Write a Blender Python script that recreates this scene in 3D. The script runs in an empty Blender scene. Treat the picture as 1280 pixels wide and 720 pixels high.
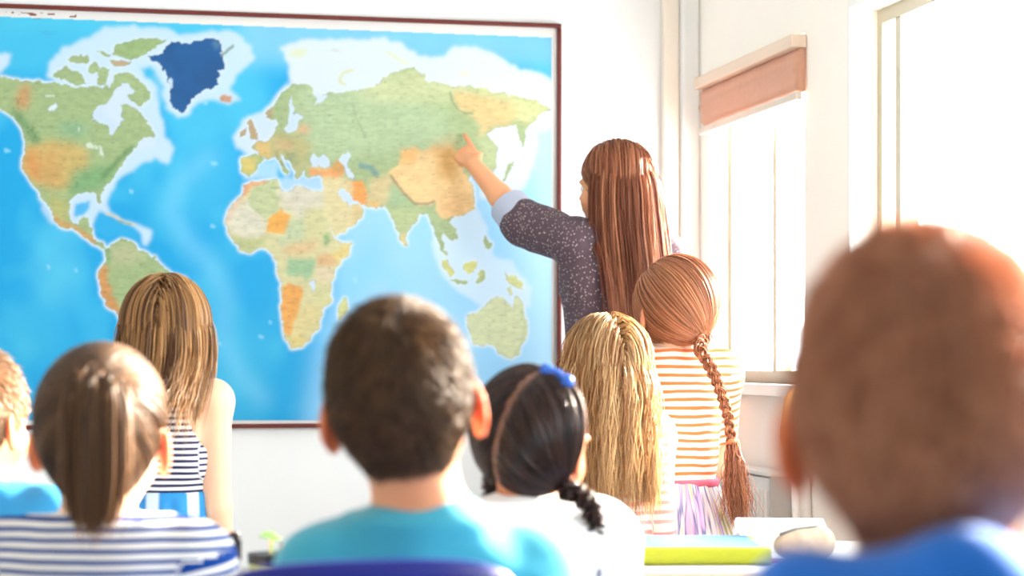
import bpy, math, random
import numpy as np
from mathutils import Vector, Matrix

random.seed(7)
RNG = np.random.default_rng(11)
PI = math.pi
SC = bpy.context.scene
COL = SC.collection

# ------------------------------------------------------------------ camera, world, sun, exposure
CAM_Z = 1.05
FPX = 2500.0
HOR = 450.0
cam_d = bpy.data.cameras.new('camera')
cam = bpy.data.objects.new('camera', cam_d)
COL.objects.link(cam)
cam.location = (0, 0, CAM_Z)
cam.rotation_euler = (PI / 2, 0, 0)
cam_d.sensor_width = 36.0
cam_d.lens = FPX / 1280.0 * 36.0
cam_d.shift_y = 90.0 / 1280.0
cam_d.clip_start = 0.05
cam_d.dof.use_dof = True
cam_d.dof.focus_distance = 4.6
cam_d.dof.aperture_fstop = 3.6
SC.camera = cam

SC.view_settings.view_transform = 'Standard'
SC.view_settings.look = 'None'
SC.view_settings.gamma = 1.0
SC.view_settings.use_curve_mapping = False
SC.view_settings.exposure = 0.78
SC.cycles.max_bounces = 8
SC.cycles.diffuse_bounces = 5
SC.cycles.transmission_bounces = 4
SC.cycles.volume_bounces = 2
SC.cycles.transparent_max_bounces = 8
SC.cycles.sample_clamp_indirect = 8.0
SC.cycles.use_denoising = True

world = bpy.data.worlds.new('sky')
SC.world = world
world.use_nodes = True
_bg = world.node_tree.nodes['Background']
_bg.inputs['Color'].default_value = (0.93, 0.97, 1.0, 1)
_bg.inputs['Strength'].default_value = 9.0

sun_d = bpy.data.lights.new('sun', 'SUN')
sun_d.energy = 29.0
sun_d.angle = math.radians(3.0)
sun_d.color = (1.0, 0.86, 0.68)
sun = bpy.data.objects.new('sun', sun_d)
COL.objects.link(sun)
SUN_DIR = Vector((-0.80, -0.55, -0.36)).normalized()      # the way the light travels: in through the window wall
sun.rotation_euler = SUN_DIR.to_track_quat('-Z', 'Y').to_euler()

# ------------------------------------------------------------------ helpers
def tag(o, label=None, cat=None, group=None, kind=None):
    if label: o['label'] = label
    if cat: o['category'] = cat
    if group: o['group'] = group
    if kind: o['kind'] = kind
    return o

def thing(name, label, cat, loc=(0, 0, 0), rz=0.0, group=None):
    o = bpy.data.objects.new(name, None)
    COL.objects.link(o)
    o.location = loc
    o.rotation_euler = (0, 0, rz)
    o.empty_display_size = 0.1
    return tag(o, label, cat, group)

def srgb(r, g, b):
    f = lambda c: (c / 255.0 / 12.92) if c / 255.0 <= 0.04045 else ((c / 255.0 + 0.055) / 1.055) ** 2.4
    return (f(r), f(g), f(b), 1.0)

def mat(name, color, rough=0.6, metal=0.0, spec=0.4, sss=0.0, noise=0.0, nscale=20.0, bump=0.0, sheen=0.0, trans=0.0):
    m = bpy.data.materials.new(name)
    m.use_nodes = True
    nt = m.node_tree
    b = nt.nodes['Principled BSDF']
    b.inputs['Base Color'].default_value = color
    b.inputs['Roughness'].default_value = rough
    b.inputs['Metallic'].default_value = metal
    b.inputs['Specular IOR Level'].default_value = spec
    b.inputs['Sheen Weight'].default_value = sheen
    b.inputs['Transmission Weight'].default_value = trans
    if sss:
        b.inputs['Subsurface Weight'].default_value = sss
        b.inputs['Subsurface Radius'].default_value = (0.02, 0.007, 0.003)
        b.inputs['Subsurface Scale'].default_value = 1.0
    if noise or bump:
        tc = nt.nodes.new('ShaderNodeTexCoord')
        nz = nt.nodes.new('ShaderNodeTexNoise')
        nz.inputs['Scale'].default_value = nscale
        nz.inputs['Detail'].default_value = 4
        nt.links.new(tc.outputs['Object'], nz.inputs['Vector'])
        if noise:
            mx = nt.nodes.new('ShaderNodeMix'); mx.data_type = 'RGBA'
            mx.inputs['A'].default_value = tuple(c * (1 - noise) for c in color[:3]) + (1,)
            mx.inputs['B'].default_value = tuple(min(1, c * (1 + noise)) for c in color[:3]) + (1,)
            nt.links.new(nz.outputs['Fac'], mx.inputs['Factor'])
            nt.links.new(mx.outputs['Result'], b.inputs['Base Color'])
        if bump:
            bp = nt.nodes.new('ShaderNodeBump')
            bp.inputs['Strength'].default_value = bump
            bp.inputs['Distance'].default_value = 0.004
            nt.links.new(nz.outputs['Fac'], bp.inputs['Height'])
            nt.links.new(bp.outputs['Normal'], b.inputs['Normal'])
    return m

def attr_color_mat(name, attr, rough=0.6, spec=0.3, sss=0.0, translucent=0.0, bump=0.0):
    """Base colour straight from a colour attribute of the mesh."""
    m = bpy.data.materials.new(name); m.use_nodes = True
    nt = m.node_tree; b = nt.nodes['Principled BSDF']
    a = nt.nodes.new('ShaderNodeAttribute'); a.attribute_name = attr
    nt.links.new(a.outputs['Color'], b.inputs['Base Color'])
    b.inputs['Roughness'].default_value = rough
    b.inputs['Specular IOR Level'].default_value = spec
    if sss:
        b.inputs['Subsurface Weight'].default_value = sss
        b.inputs['Subsurface Radius'].default_value = (0.02, 0.007, 0.003)
        b.inputs['Subsurface Scale'].default_value = 1.0
    if translucent:
        out = nt.nodes['Material Output']
        tr = nt.nodes.new('ShaderNodeBsdfTranslucent')
        nt.links.new(a.outputs['Color'], tr.inputs['Color'])
        ms = nt.nodes.new('ShaderNodeMixShader'); ms.inputs[0].default_value = translucent
        nt.links.new(b.outputs[0], ms.inputs[1]); nt.links.new(tr.outputs[0], ms.inputs[2])
        nt.links.new(ms.outputs[0], out.inputs['Surface'])
    if bump:
        tc = nt.nodes.new('ShaderNodeTexCoord')
        nz = nt.nodes.new('ShaderNodeTexNoise'); nz.inputs['Scale'].default_value = 300
        nt.links.new(tc.outputs['Object'], nz.inputs['Vector'])
        bp = nt.nodes.new('ShaderNodeBump'); bp.inputs['Strength'].default_value = bump
        bp.inputs['Distance'].default_value = 0.001
        nt.links.new(nz.outputs['Fac'], bp.inputs['Height'])
        nt.links.new(bp.outputs['Normal'], b.inputs['Normal'])
    return m

def mesh_np(name, V, F, m=None, parent=None, smooth=True, attrs=None, colors=None):
    """V (n,3), F (k,4) quads or (k,3) tris -> one mesh object."""
    V = np.asarray(V, dtype=np.float32); F = np.asarray(F, dtype=np.int32)
    me = bpy.data.meshes.new(name)
    n = F.shape[1]
    me.vertices.add(len(V)); me.vertices.foreach_set('co', V.ravel())
    me.loops.add(F.size); me.loops.foreach_set('vertex_index', F.ravel())
    me.polygons.add(len(F))
    me.polygons.foreach_set('loop_start', np.arange(len(F), dtype=np.int32) * n)
    me.polygons.foreach_set('loop_total', np.full(len(F), n, dtype=np.int32))
    if smooth: me.polygons.foreach_set('use_smooth', np.ones(len(F), dtype=bool))
    me.update(calc_edges=True)
    for k, a in (attrs or {}).items():
        at = me.attributes.new(k, 'FLOAT', 'POINT'); at.data.foreach_set('value', np.asarray(a, dtype=np.float32))
    for k, c in (colors or {}).items():
        c = np.asarray(c, dtype=np.float32)
        if c.shape[1] == 3: c = np.concatenate([c, np.ones((len(c), 1), np.float32)], 1)
        at = me.attributes.new(k, 'FLOAT_COLOR', 'POINT'); at.data.foreach_set('color', c.ravel())
    if m: me.materials.append(m)
    o = bpy.data.objects.new(name, me); COL.objects.link(o)
    if parent: o.parent = parent
    return o

class MB:
    """Collects boxes, tubes and prisms, builds them as ONE mesh object."""
    def __init__(s): s.v = []; s.f = []
    def add(s, vs, fs):
        n = len(s.v); s.v += [tuple(v) for v in vs]; s.f += [tuple(i + n for i in f) for f in fs]; return s
    def box(s, lo, hi, R=None, T=None, bev=0.0):
        (x0, y0, z0), (x1, y1, z1) = lo, hi
        vs = [Vector(p) for p in ((x0,y0,z0),(x1,y0,z0),(x1,y1,z0),(x0,y1,z0),(x0,y0,z1),(x1,y0,z1),(x1,y1,z1),(x0,y1,z1))]
        if R is not None: vs = [R @ v for v in vs]
        if T is not None: vs = [v + Vector(T) for v in vs]
        return s.add(vs, [(0,3,2,1),(4,5,6,7),(0,1,5,4),(1,2,6,5),(2,3,7,6),(3,0,4,7)])
    def tube(s, pts, r, n=10, cap=True):
        pts = [Vector(p) for p in pts]; rs = r if isinstance(r, (list, tuple)) else [r] * len(pts)
        vs = []; up = Vector((0.13, 0.27, 0.95)).normalized()
        for i, p in enumerate(pts):
            t = (pts[min(i + 1, len(pts) - 1)] - pts[max(i - 1, 0)]).normalized()
            a = t.cross(up)
            if a.length < 0.05: a = t.cross(Vector((1, 0, 0)))
            a.normalize(); b = t.cross(a)
            for k in range(n):
                w = 2 * PI * k / n; vs.append(p + a * math.cos(w) * rs[i] + b * math.sin(w) * rs[i])
        fs = [(i*n+k, i*n+(k+1)%n, (i+1)*n+(k+1)%n, (i+1)*n+k) for i in range(len(pts)-1) for k in range(n)]
        if cap: fs += [tuple(reversed(range(n))), tuple(range((len(pts)-1)*n, len(pts)*n))]
        return s.add(vs, fs)
    def build(s, name, m, parent=None, smooth=False, bevel=0.0, seg=2):
        me = bpy.data.meshes.new(name); me.from_pydata([tuple(v) for v in s.v], [], s.f); me.update()
        me.materials.append(m)
        if smooth: me.polygons.foreach_set('use_smooth', [True] * len(me.polygons))
        o = bpy.data.objects.new(name, me); COL.objects.link(o)
        if parent: o.parent = parent
        if bevel:
            bv = o.modifiers.new('bevel', 'BEVEL'); bv.width = bevel; bv.segments = seg; bv.limit_method = 'ANGLE'
        return o

# room frame: corner of map wall and window wall; e_u runs right along the map wall, e_t runs towards the back of the room
TH = math.atan(0.2155)
EU = Vector((math.cos(TH), math.sin(TH), 0)); ET = Vector((math.sin(TH), -math.cos(TH), 0))
CORNER = Vector((0.558, 6.12, 0))
RM = Matrix(((EU.x, ET.x, 0), (EU.y, ET.y, 0), (0, 0, 1)))
def room(u, t, z): return CORNER + EU * u + ET * t + Vector((0, 0, z))
def wall_uz(x, y):
    """pixel -> (u, z) on the map wall."""
    a = (np.asarray(x, float) - 640) / FPX
    Y = 6.0 / (1 - 0.2155 * a)
    X = a * Y
    return (X - CORNER.x) / math.cos(TH), CAM_Z + (HOR - np.asarray(y, float)) / FPX * Y
def window_tz(x, y):
    a = (x - 640) / FPX
    t = (a * 6.12 - 0.558) / (0.2157 + a)
    return t / math.cos(TH), CAM_Z + (HOR - y) / FPX * (6.12 - t)
def mull_t(x, u=.085):
    a = (x - 640) / FPX
    return (a * (CORNER.y + EU.y * u) - CORNER.x - EU.x * u) / (ET.x - a * ET.y)
def at(x, Y, y=None):
    return Vector(((x - 640) / FPX * Y, Y, CAM_Z + (HOR - y) / FPX * Y if y is not None else 0))

# ------------------------------------------------------------------ the room shell
M_wall = mat('wall_paint', srgb(236, 240, 243), 0.8, noise=0.02, nscale=3, bump=0.05)
M_wall2 = mat('window_wall_paint', srgb(250, 247, 240), 0.8, noise=0.02, nscale=3, bump=0.05)
M_trimw = mat('white_gloss_paint', srgb(240, 240, 238), 0.35)
M_floor = mat('floor_vinyl', srgb(206, 204, 198), 0.4, noise=0.05, nscale=12)
M_ceil = mat('ceiling_paint', srgb(240, 240, 238), 0.9)
RW, RL, RH = 4.6, 8.6, 2.75      # room width, length, height

def rbox(b, u0, u1, t0, t1, z0, z1):
    return b.box((u0, t0, z0), (u1, t1, z1), R=RM, T=CORNER)
def struct(name, b, m, **k):
    o = b.build(name, m, **k); o['kind'] = 'structure'; return o

struct('floor', rbox(MB(), -RW - .2, .3, -.2, RL + .2, -.1, 0), M_floor)
struct('ceiling', rbox(MB(), -RW - .2, .3, -.2, RL + .2, RH, RH + .1), M_ceil)
struct('wall_front', rbox(MB(), -RW - .2, .25, -.15, 0, 0, RH), M_wall)
struct('wall_left', rbox(MB(), -RW - .2, -RW, 0, RL, 0, RH), M_wall)
struct('wall_back', rbox(MB(), -RW - .2, .25, RL, RL + .15, 0, RH), M_wall)
# window wall with its openings
t0a, zta = window_tz(887, 98); t0b, ztb = window_tz(1006, 43)
W = [(t0a, t0b), (window_tz(1068, 12)[0], 3.35), (3.75, 5.3)]  # the third opening, out of view, is added and sized for fill light
SILL = 0.985; WTOP = 1.90
b = MB(); WT = 0.16
cur = 0.0
for (a, c) in W:
    rbox(b, 0, WT, cur, a, 0, RH); cur = c
    rbox(b, 0, WT, a, c, 0, SILL); rbox(b, 0, WT, a, c, WTOP, RH)
rbox(b, 0, WT, cur, RL, 0, RH)
struct('wall_right', b, M_wall2)
M_glass = mat('window_glass', (1, 1, 1, 1), 0.0, spec=0.3)
_nt = M_glass.node_tree
_tr = _nt.nodes.new('ShaderNodeBsdfTransparent'); _gl = _nt.nodes.new('ShaderNodeBsdfGlossy'); _gl.inputs['Roughness'].default_value = 0.02
_ms = _nt.nodes.new('ShaderNodeMixShader'); _ms.inputs[0].default_value = 0.05
_nt.links.new(_tr.outputs[0], _ms.inputs[1]); _nt.links.new(_gl.outputs[0], _ms.inputs[2])
_nt.links.new(_ms.outputs[0], _nt.nodes['Material Output'].inputs['Surface'])
M_frame = mat('window_frame_paint', srgb(168, 162, 142), 0.4)
MULL = {0: [mull_t(918), mull_t(978)], 1: [mull_t(1134), 2.35], 2: [4.52]}
for i, (a, c) in enumerate(W):
    f = MB()
    rbox(f, .06, .11, a, a + .028, SILL, WTOP); rbox(f, .06, .11, c - .028, c, SILL, WTOP)
    rbox(f, .06, .11, a + .028, c - .028, SILL, SILL + .035); rbox(f, .06, .11, a + .028, c - .028, WTOP - .035, WTOP)
    for mt in MULL[i]:
        rbox(f, .062, .108, mt - .014, mt + .014, SILL + .035, WTOP - .035)
    wn = struct('window_%d' % (i + 1), f, M_frame)
    g = MB(); rbox(g, .083, .087, a + .02, c - .02, SILL + .02, WTOP - .02)
    g.build('pane', M_glass, wn)
    s = MB(); rbox(s, -.05, .06, a - .03, c + .03, SILL - .03, SILL)
    s.build('sill', M_trimw, wn)
    # daylight enters here: a sampling portal in the opening, gives no light of its own
    pd = bpy.data.lights.new('portal', 'AREA'); pd.shape = 'RECTANGLE'; pd.size = c - a; pd.size_y = WTOP - SILL
    pd.cycles.is_portal = True
    po = bpy.data.objects.new('portal', pd); COL.objects.link(po)
    po.matrix_world = Matrix.Translation(room(.15, (a + c) / 2, (SILL + WTOP) / 2)) @ Matrix((
        (-ET.x, 0, EU.x, 0), (-ET.y, 0, EU.y, 0), (0, 1, 0, 0), (0, 0, 0, 1)))
# casing of the second window, pilaster in the corner, skirting boards
b = MB(); a, c = W[1]
rbox(b, -.012, 0, a - .02, a, SILL, WTOP + .06); rbox(b, -.015, 0, a, c, WTOP, WTOP + .06)
struct('trim_1', b, M_trimw, bevel=.004)
uA = wall_uz(826, 300)[0]; uB = wall_uz(846, 300)[0]; uC = 0.0
struct('trim_2', rbox(MB(), uA, uB, 0, .035, 0, RH), mat('pilaster_cream', srgb(240, 232, 220), 0.7), bevel=.006)
struct('trim_3', rbox(MB(), uB, uC, 0, .06, 0, RH), mat('pilaster_grey', srgb(234, 238, 238), 0.6), bevel=.008)
struct('baseboard_front', rbox(MB(), -RW, uA, 0, .015, 0, .09), M_trimw, bevel=.004)
struct('baseboard_left', rbox(MB(), -RW, -RW + .015, .015, RL, 0, .09), M_trimw, bevel=.004)
struct('baseboard_right', rbox(MB(), -.015, 0, .1, RL, 0, .09), M_trimw, bevel=.004)
# ------------------------------------------------------------------ blind over the first window
def make_blind():
    a, c = W[0]
    zt, zb = 1.892, 1.745
    root = thing('roman_blind', 'pinkish brown fabric blind pulled up at the top of the far window', 'blind', room(-.03, (a + c) / 2, zb))
    root.rotation_euler = (0, 0, 0)
    off = -Vector(root.location)
    mb = MB(); mb.box((-.045, a - .02, zt - .034), (-.002, c + .02, zt), R=RM, T=CORNER + off)
    mb.build('head_rail', mat('blind_rail', srgb(232, 212, 192), 0.5), root, bevel=.004)
    V = []; F = []
    prof = [(-.012, zt - .03)]
    n = 1
    for k in range(n):                      # stacked folds of cloth
        z0 = zt - .03 - k * (zt - .03 - zb) / n; z1 = zt - .03 - (k + 1) * (zt - .03 - zb) / n
        for q in range(1, 9):
            w = q / 8; prof.append((-.012 - .010 * math.sin(w * PI) ** .6 - .008 * math.sin(w * PI * 3) ** 2, z0 + (z1 - z0) * w))
    prof += [(-.004, zb), (-.004, zt - .03)]
    m = len(prof)
    ts = np.linspace(a - .015, c + .015, 24)
    for t in ts:
        for (u, z) in prof:
            p = room(u + .0015 * math.sin(t * 40 + z * 30), t, z) + off; V.append(tuple(p))
    for i in range(len(ts) - 1):
        for j in range(m):
            F.append((i*m+j, (i+1)*m+j, (i+1)*m+(j+1) % m, i*m+(j+1) % m))
    b = MB(); b.v = V; b.f = F + [tuple(range(m)), tuple(reversed(range((len(ts)-1)*m, len(ts)*m)))]
    b.build('blind_fabric', mat('blind_cloth', srgb(214, 162, 136), 0.85, noise=.08, nscale=60, sheen=.2), root, smooth=True)
    b = MB(); b.box((-.03, a - .015, zb - .022), (-.012, c + .015, zb - .002), R=RM, T=CORNER + off)
    b.build('bottom_bar', mat('blind_bar', srgb(226, 214, 200), 0.5), root, bevel=.003)
make_blind()

# ------------------------------------------------------------------ the world map: a framed printed sheet
def blur(A, s):
    r = max(1, int(s * 2.5)); k = np.exp(-0.5 * (np.arange(-r, r + 1) / s) ** 2); k /= k.sum()
    B = np.pad(A, ((r, r), (0, 0)), 'edge'); B = sum(k[i] * B[i:i + A.shape[0]] for i in range(2 * r + 1))
    B = np.pad(B, ((0, 0), (r, r)), 'edge'); return sum(k[i] * B[:, i:i + A.shape[1]] for i in range(2 * r + 1))
def vnoise(shape, cell, rng):
    h, w = shape; ch, cw = (cell if isinstance(cell, tuple) else (cell, cell))
    g = rng.random((int(h / ch) + 3, int(w / cw) + 3))
    y = np.arange(h) / ch; x = np.arange(w) / cw
    yi = y.astype(int); xi = x.astype(int); fy = (y - yi)[:, None]; fx = (x - xi)[None, :]
    fy = fy * fy * (3 - 2 * fy); fx = fx * fx * (3 - 2 * fx)
    a = g[yi][:, xi]; b_ = g[yi][:, xi + 1]; c = g[yi + 1][:, xi]; d = g[yi + 1][:, xi + 1]
    return (a * (1 - fx) + b_ * fx) * (1 - fy) + (c * (1 - fx) + d * fx) * fy

def make_map():
    X0, X1, Y0, Y1 = -64, 697, 4, 532           # extent of the painted sheet in survey units
    SS = 1.0
    w = int((X1 - X0) / SS) + 1; h = int((Y1 - Y0) / SS) + 1
    xs = X0 + np.arange(w) * SS; ys = Y0 + np.arange(h) * SS
    GX, GY = np.meshgrid(xs, ys)
    rng = np.random.default_rng(5)
    # ragged coastlines: look the outlines up through a small warp
    wx = GX + (vnoise((h, w), 7, rng) - .5) * 4 + (vnoise((h, w), 3, rng) - .5) * 2.4
    wy = GY + (vnoise((h, w), 7, rng) - .5) * 4 + (vnoise((h, w), 3, rng) - .5) * 2.4
    def poly(P, warp=True, soft=0.0):
        ax, ay = (wx, wy) if warp else (GX, GY)
        ins = np.zeros((h, w), bool)
        n = len(P)
        for i in range(n):
            x1, y1 = P[i]; x2, y2 = P[(i + 1) % n]
            if y1 == y2: continue
            c = (y1 > ay) != (y2 > ay)
            ins ^= c & (ax < (x2 - x1) * (ay - y1) / (y2 - y1) + x1)
        m = ins.astype(float)
        return blur(m, soft) if soft else m
    def ell(cx, cy, rx, ry, rot=0, soft=0.0):
        c, s = math.cos(math.radians(rot)), math.sin(math.radians(rot))
        dx = wx - cx; dy = wy - cy
        m = (((dx * c + dy * s) / rx) ** 2 + ((-dx * s + dy * c) / ry) ** 2 < 1).astype(float)
        return blur(m, soft) if soft else m
    def stroke(P, r, soft=.5):
        m = np.zeros((h, w))
        for (x1, y1), (x2, y2) in zip(P[:-1], P[1:]):
            t = np.clip(((GX - x1) * (x2 - x1) + (GY - y1) * (y2 - y1)) / max(1e-6, (x2 - x1) ** 2 + (y2 - y1) ** 2), 0, 1)
            m = np.maximum(m, np.hypot(GX - x1 - t * (x2 - x1), GY - y1 - t * (y2 - y1)) < r)
        return blur(m.astype(float), soft)
    def rgb(r, g, b): return np.array(srgb(r, g, b)[:3])
    # oceans
    C = np.zeros((h, w, 3))
    deep = rgb(0, 162, 224); mid = rgb(66, 190, 232); pale = rgb(150, 208, 246); pale2 = rgb(176, 220, 246)
    def lay(color, m):
        C[:] = C * (1 - m[..., None]) + color * m[..., None]
    C[:] = deep
    n1 = vnoise((h, w), (70, 46), rng) * .6 + vnoise((h, w), 24, rng) * .4
    lay(mid, np.clip((n1 - .42) * 3.2, 0, 1) * .62)
    lay(mid, poly([(-70, 0), (330, 0), (330, 150), (230, 190), (150, 60), (60, 95), (-70, 90)], soft=9) * .75)
    lay(rgb(70, 195, 232), poly([(-70, 12), (120, 18), (240, 20), (430, 30), (690, 40), (690, 62), (300, 40), (-70, 40)], soft=6) * .7)
    lay(mid, ell(255, 215, 42, 62, 8, 14) * .5); lay(mid, ell(270, 470, 60, 70, 0, 20) * .55); lay(rgb(90, 200, 236), ell(70, 330, 30, 60, 0, 12) * .5)
    lay(mid, ell(40, 420, 50, 40, 0, 14) * .45)
    lay(rgb(60, 168, 220), ell(60, 42, 9, 2.4, -8, 1.5) * .6)
    lay(pale, poly([(420, 220), (700, 120), (710, 540), (380, 540), (402, 420), (418, 350)], soft=14) * .95)  # oceans paled towards the windows: part of their glare painted into the print
    lay(pale2, poly([(590, 200), (700, 100), (700, 540), (640, 540), (662, 420), (640, 300)], soft=16) * .9)  # palest nearest the windows, the same glare put into the colour
    lay(mid, ell(700, 80, 60, 26, 10, 12) * .4); lay(rgb(130, 200, 246), ell(650, 235, 16, 44, -20, 9) * .6)
    lay(rgb(110, 196, 246), ell(450, 340, 14, 50, 25, 12) * .5)
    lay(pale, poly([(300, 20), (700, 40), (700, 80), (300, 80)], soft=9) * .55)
    # mid-ocean ridges
    ridge = stroke([(262, 196), (222, 230), (212, 262), (232, 300), (262, 330), (282, 365), (278, 420), (300, 470), (330, 500)], 10, 9)
    lay(rgb(120, 204, 246), ridge * .5)
    lay(rgb(130, 206, 240), stroke([(430, 360), (470, 330), (500, 360), (520, 420)], 8, 8) * .5)
    # land outlines
    NA = [(-70,85),(-30,92),(0,97),(25,101),(50,103),(66,104),(80,106),(95,111),(108,110),(118,106),(128,112),(136,102),(146,92),(160,91),(170,97),(182,108),(190,118),(186,125),(176,134),(168,131),(172,140),(180,148),(188,158),(194,171),(180,174),(171,180),(166,190),(158,197),(153,204),(147,213),(141,223),(131,236),(125,243),(128,253),(125,256),(121,248),(119,244),(109,241),(95,244),(87,252),(85,265),(87,273),(90,280),(97,280),(103,273),(112,274),(111,282),(114,288),(117,296),(122,303),(130,305),(133,313),(126,309),(115,303),(105,296),(95,290),(80,285),(70,279),(65,268),(59,257),(51,244),(44,234),(34,223),(28,211),(27,198),(30,188),(32,179),(26,161),(21,152),(12,141),(0,137),(-30,134),(-70,142)]
    GRN = [(185,72),(200,68),(207,62),(213,53),(225,54),(238,55),(241,51),(262,50),(273,50),(277,58),(276,66),(279,80),(281,86),(272,90),(275,96),(270,99),(273,106),(262,110),(252,115),(246,120),(238,127),(233,136),(228,142),(219,137),(212,128),(213,112),(208,98),(202,84),(198,79),(186,77)]
    SA = [(132,313),(140,303),(152,300),(165,303),(175,312),(185,316),(195,325),(203,335),(215,342),(228,348),(240,356),(243,372),(235,390),(222,405),(215,430),(200,445),(185,470),(178,500),(170,512),(163,500),(160,470),(155,440),(153,420),(148,395),(143,390),(131,379),(125,363),(122,344),(127,333),(133,325)]
    EUA = [(361,109),(367,106),(379,105),(388,110),(393,118),(399,127),(402,120),(409,117),(420,118),(434,115),(448,114),(462,109),(470,107),(474,102),(478,97),(490,91),(503,87),(517,85),(527,92),(531,101),(545,103),(559,106),(567,111),(577,107),(587,107),(600,111),(614,114),(628,118),(642,120),(656,121),(675,129),(690,136),(674,142),(670,151),(659,157),(657,178),(653,186),(648,172),(642,155),(634,158),(617,160),(607,169),(612,176),(620,183),(620,205),(616,216),(608,218),(600,205),(590,206),(584,222),(590,233),(594,248),(592,262),(580,268),(567,272),(560,275),(563,280),(569,286),(571,298),(566,304),(559,297),(552,290),(553,305),(557,318),(552,318),(546,300),(541,283),(533,270),(525,269),(520,276),(514,282),(509,294),(507,308),(503,308),(499,296),(494,284),(488,269),(479,259),(460,259),(450,256),(438,245),(429,237),(427,246),(434,257),(443,255),(454,260),(453,274),(438,284),(420,295),(415,290),(410,280),(404,260),(400,244),(402,230),(403,222),(395,222),(382,223),(378,213),(374,222),(370,224),(366,212),(360,202),(353,194),(350,196),(354,206),(361,214),(359,220),(353,212),(347,202),(343,196),(335,198),(328,199),(325,207),(318,214),(312,219),(303,216),(301,206),(303,197),(314,196),(323,196),(322,190),(316,184),(321,177),(330,176),(339,173),(343,165),(345,157),(348,155),(344,150),(339,152),(333,147),(332,141),(341,135),(346,126),(352,116)]
    AF = [(302,245),(303,233),(313,228),(325,226),(337,224),(346,223),(349,236),(358,240),(366,237),(376,232),(385,237),(395,239),(401,241),(403,255),(409,277),(414,290),(420,301),(428,303),(439,304),(435,316),(427,327),(418,337),(414,350),(413,363),(413,377),(403,386),(400,399),(396,412),(387,425),(378,433),(363,436),(357,424),(353,408),(349,386),(352,367),(350,350),(347,340),(345,328),(340,318),(334,312),(322,310),(312,317),(302,314),(291,302),(284,288),(282,272),(290,255)]
    AUS = [(582,397),(592,391),(605,384),(611,377),(618,373),(627,370),(634,380),(641,384),(643,370),(648,372),(653,384),(658,400),(658,414),(654,428),(648,442),(640,450),(633,448),(625,444),(618,432),(609,431),(599,432),(590,430),(588,418)]
    water = [[(115,150),(118,138),(128,131),(140,126),(150,128),(153,140),(152,153),(146,160),(143,168),(137,168),(135,158),(124,154)],
             [(136,128),(146,108),(160,103),(167,113),(160,122),(166,128),(176,136),(170,138),(156,130),(146,132)],
             [(134,97),(138,88),(143,92),(142,104),(136,112),(132,106)], [(110,100),(114,92),(122,90),(122,102),(112,108)],
             [(172,176),(180,173),(192,173),(196,184),(184,188),(172,188)],
             [(364,120),(360,132),(361,142),(359,156),(352,162),(360,165),(369,163),(373,150),(380,146),(373,143),(368,144),(366,134)],
             [(390,116),(396,126),(393,132),(402,130),(408,120),(400,120)],
             [(387,199),(390,194),(397,196),(404,193),(409,199),(413,206),(405,210),(394,209),(388,210)],
             [(428,193),(434,189),(438,195),(435,205),(437,214),(442,221),(440,226),(433,221),(430,209),(423,202)],
             [(60,135),(68,128),(72,134),(66,140)],
             [(420,242),(427,236),(436,247),(444,254),(436,257),(428,250)],
             [(387,353),(392,347),(393,361),(388,365)]]
    isl = [[(70,88),(80,85),(92,88),(103,94),(108,104),(95,108),(80,100),(68,98)], [(84,77),(90,71),(100,70),(110,71),(112,78),(104,82),(92,80)],
           [(112,84),(118,78),(124,86),(120,94),(112,92)], [(143,58),(155,53),(175,50),(190,49),(208,51),(200,56),(190,63),(178,70),(168,76),(158,74),(148,72),(142,68)],
           [(135,77),(150,77),(166,79),(160,84),(140,83)], [(121,64),(130,64),(139,70),(136,72),(126,69)], [(122,88),(128,84),(136,90),(130,108),(122,106)],
           [(310,152),(316,150),(317,158),(321,166),(323,174),(314,175),(312,166),(309,158)], [(301,163),(307,162),(306,170),(301,172)],
           [(551,323),(556,325),(566,342),(562,346),(555,338)], [(580,330),(588,325),(595,326),(594,338),(584,342),(579,338)],
           [(630,342),(640,344),(651,354),(654,362),(645,359),(634,352)], [(636,360),(640,358),(640,368),(634,368)]]
    LN = np.zeros((h, w))
    for P in [NA, SA, EUA, AF, AUS] + isl: LN = np.maximum(LN, poly(P))
    g = poly(GRN)
    LN = np.maximum(LN, ell(428, 387, 4.5, 15, 14)); LN = np.maximum(LN, ell(608, 304, 3, 9, -15)); LN = np.maximum(LN, ell(600, 345, 4, 8, 20)); LN = np.maximum(LN, ell(572, 352, 10, 2.5, 8))
    LN = np.maximum(LN, ell(634, 214, 3, 14, 25))
    WA = np.zeros((h, w))
    for P in water: WA = np.maximum(WA, poly(P))
    LN = LN * (1 - WA)
    # shallow shelves: a pale band round every coast and the wide arctic and asian shelves
    shelf = rgb(206, 226, 244)
    near = np.clip(blur(np.maximum(LN, g), 2.6) * 3.2, 0, 1)
    lay(shelf, near * .9)
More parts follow.
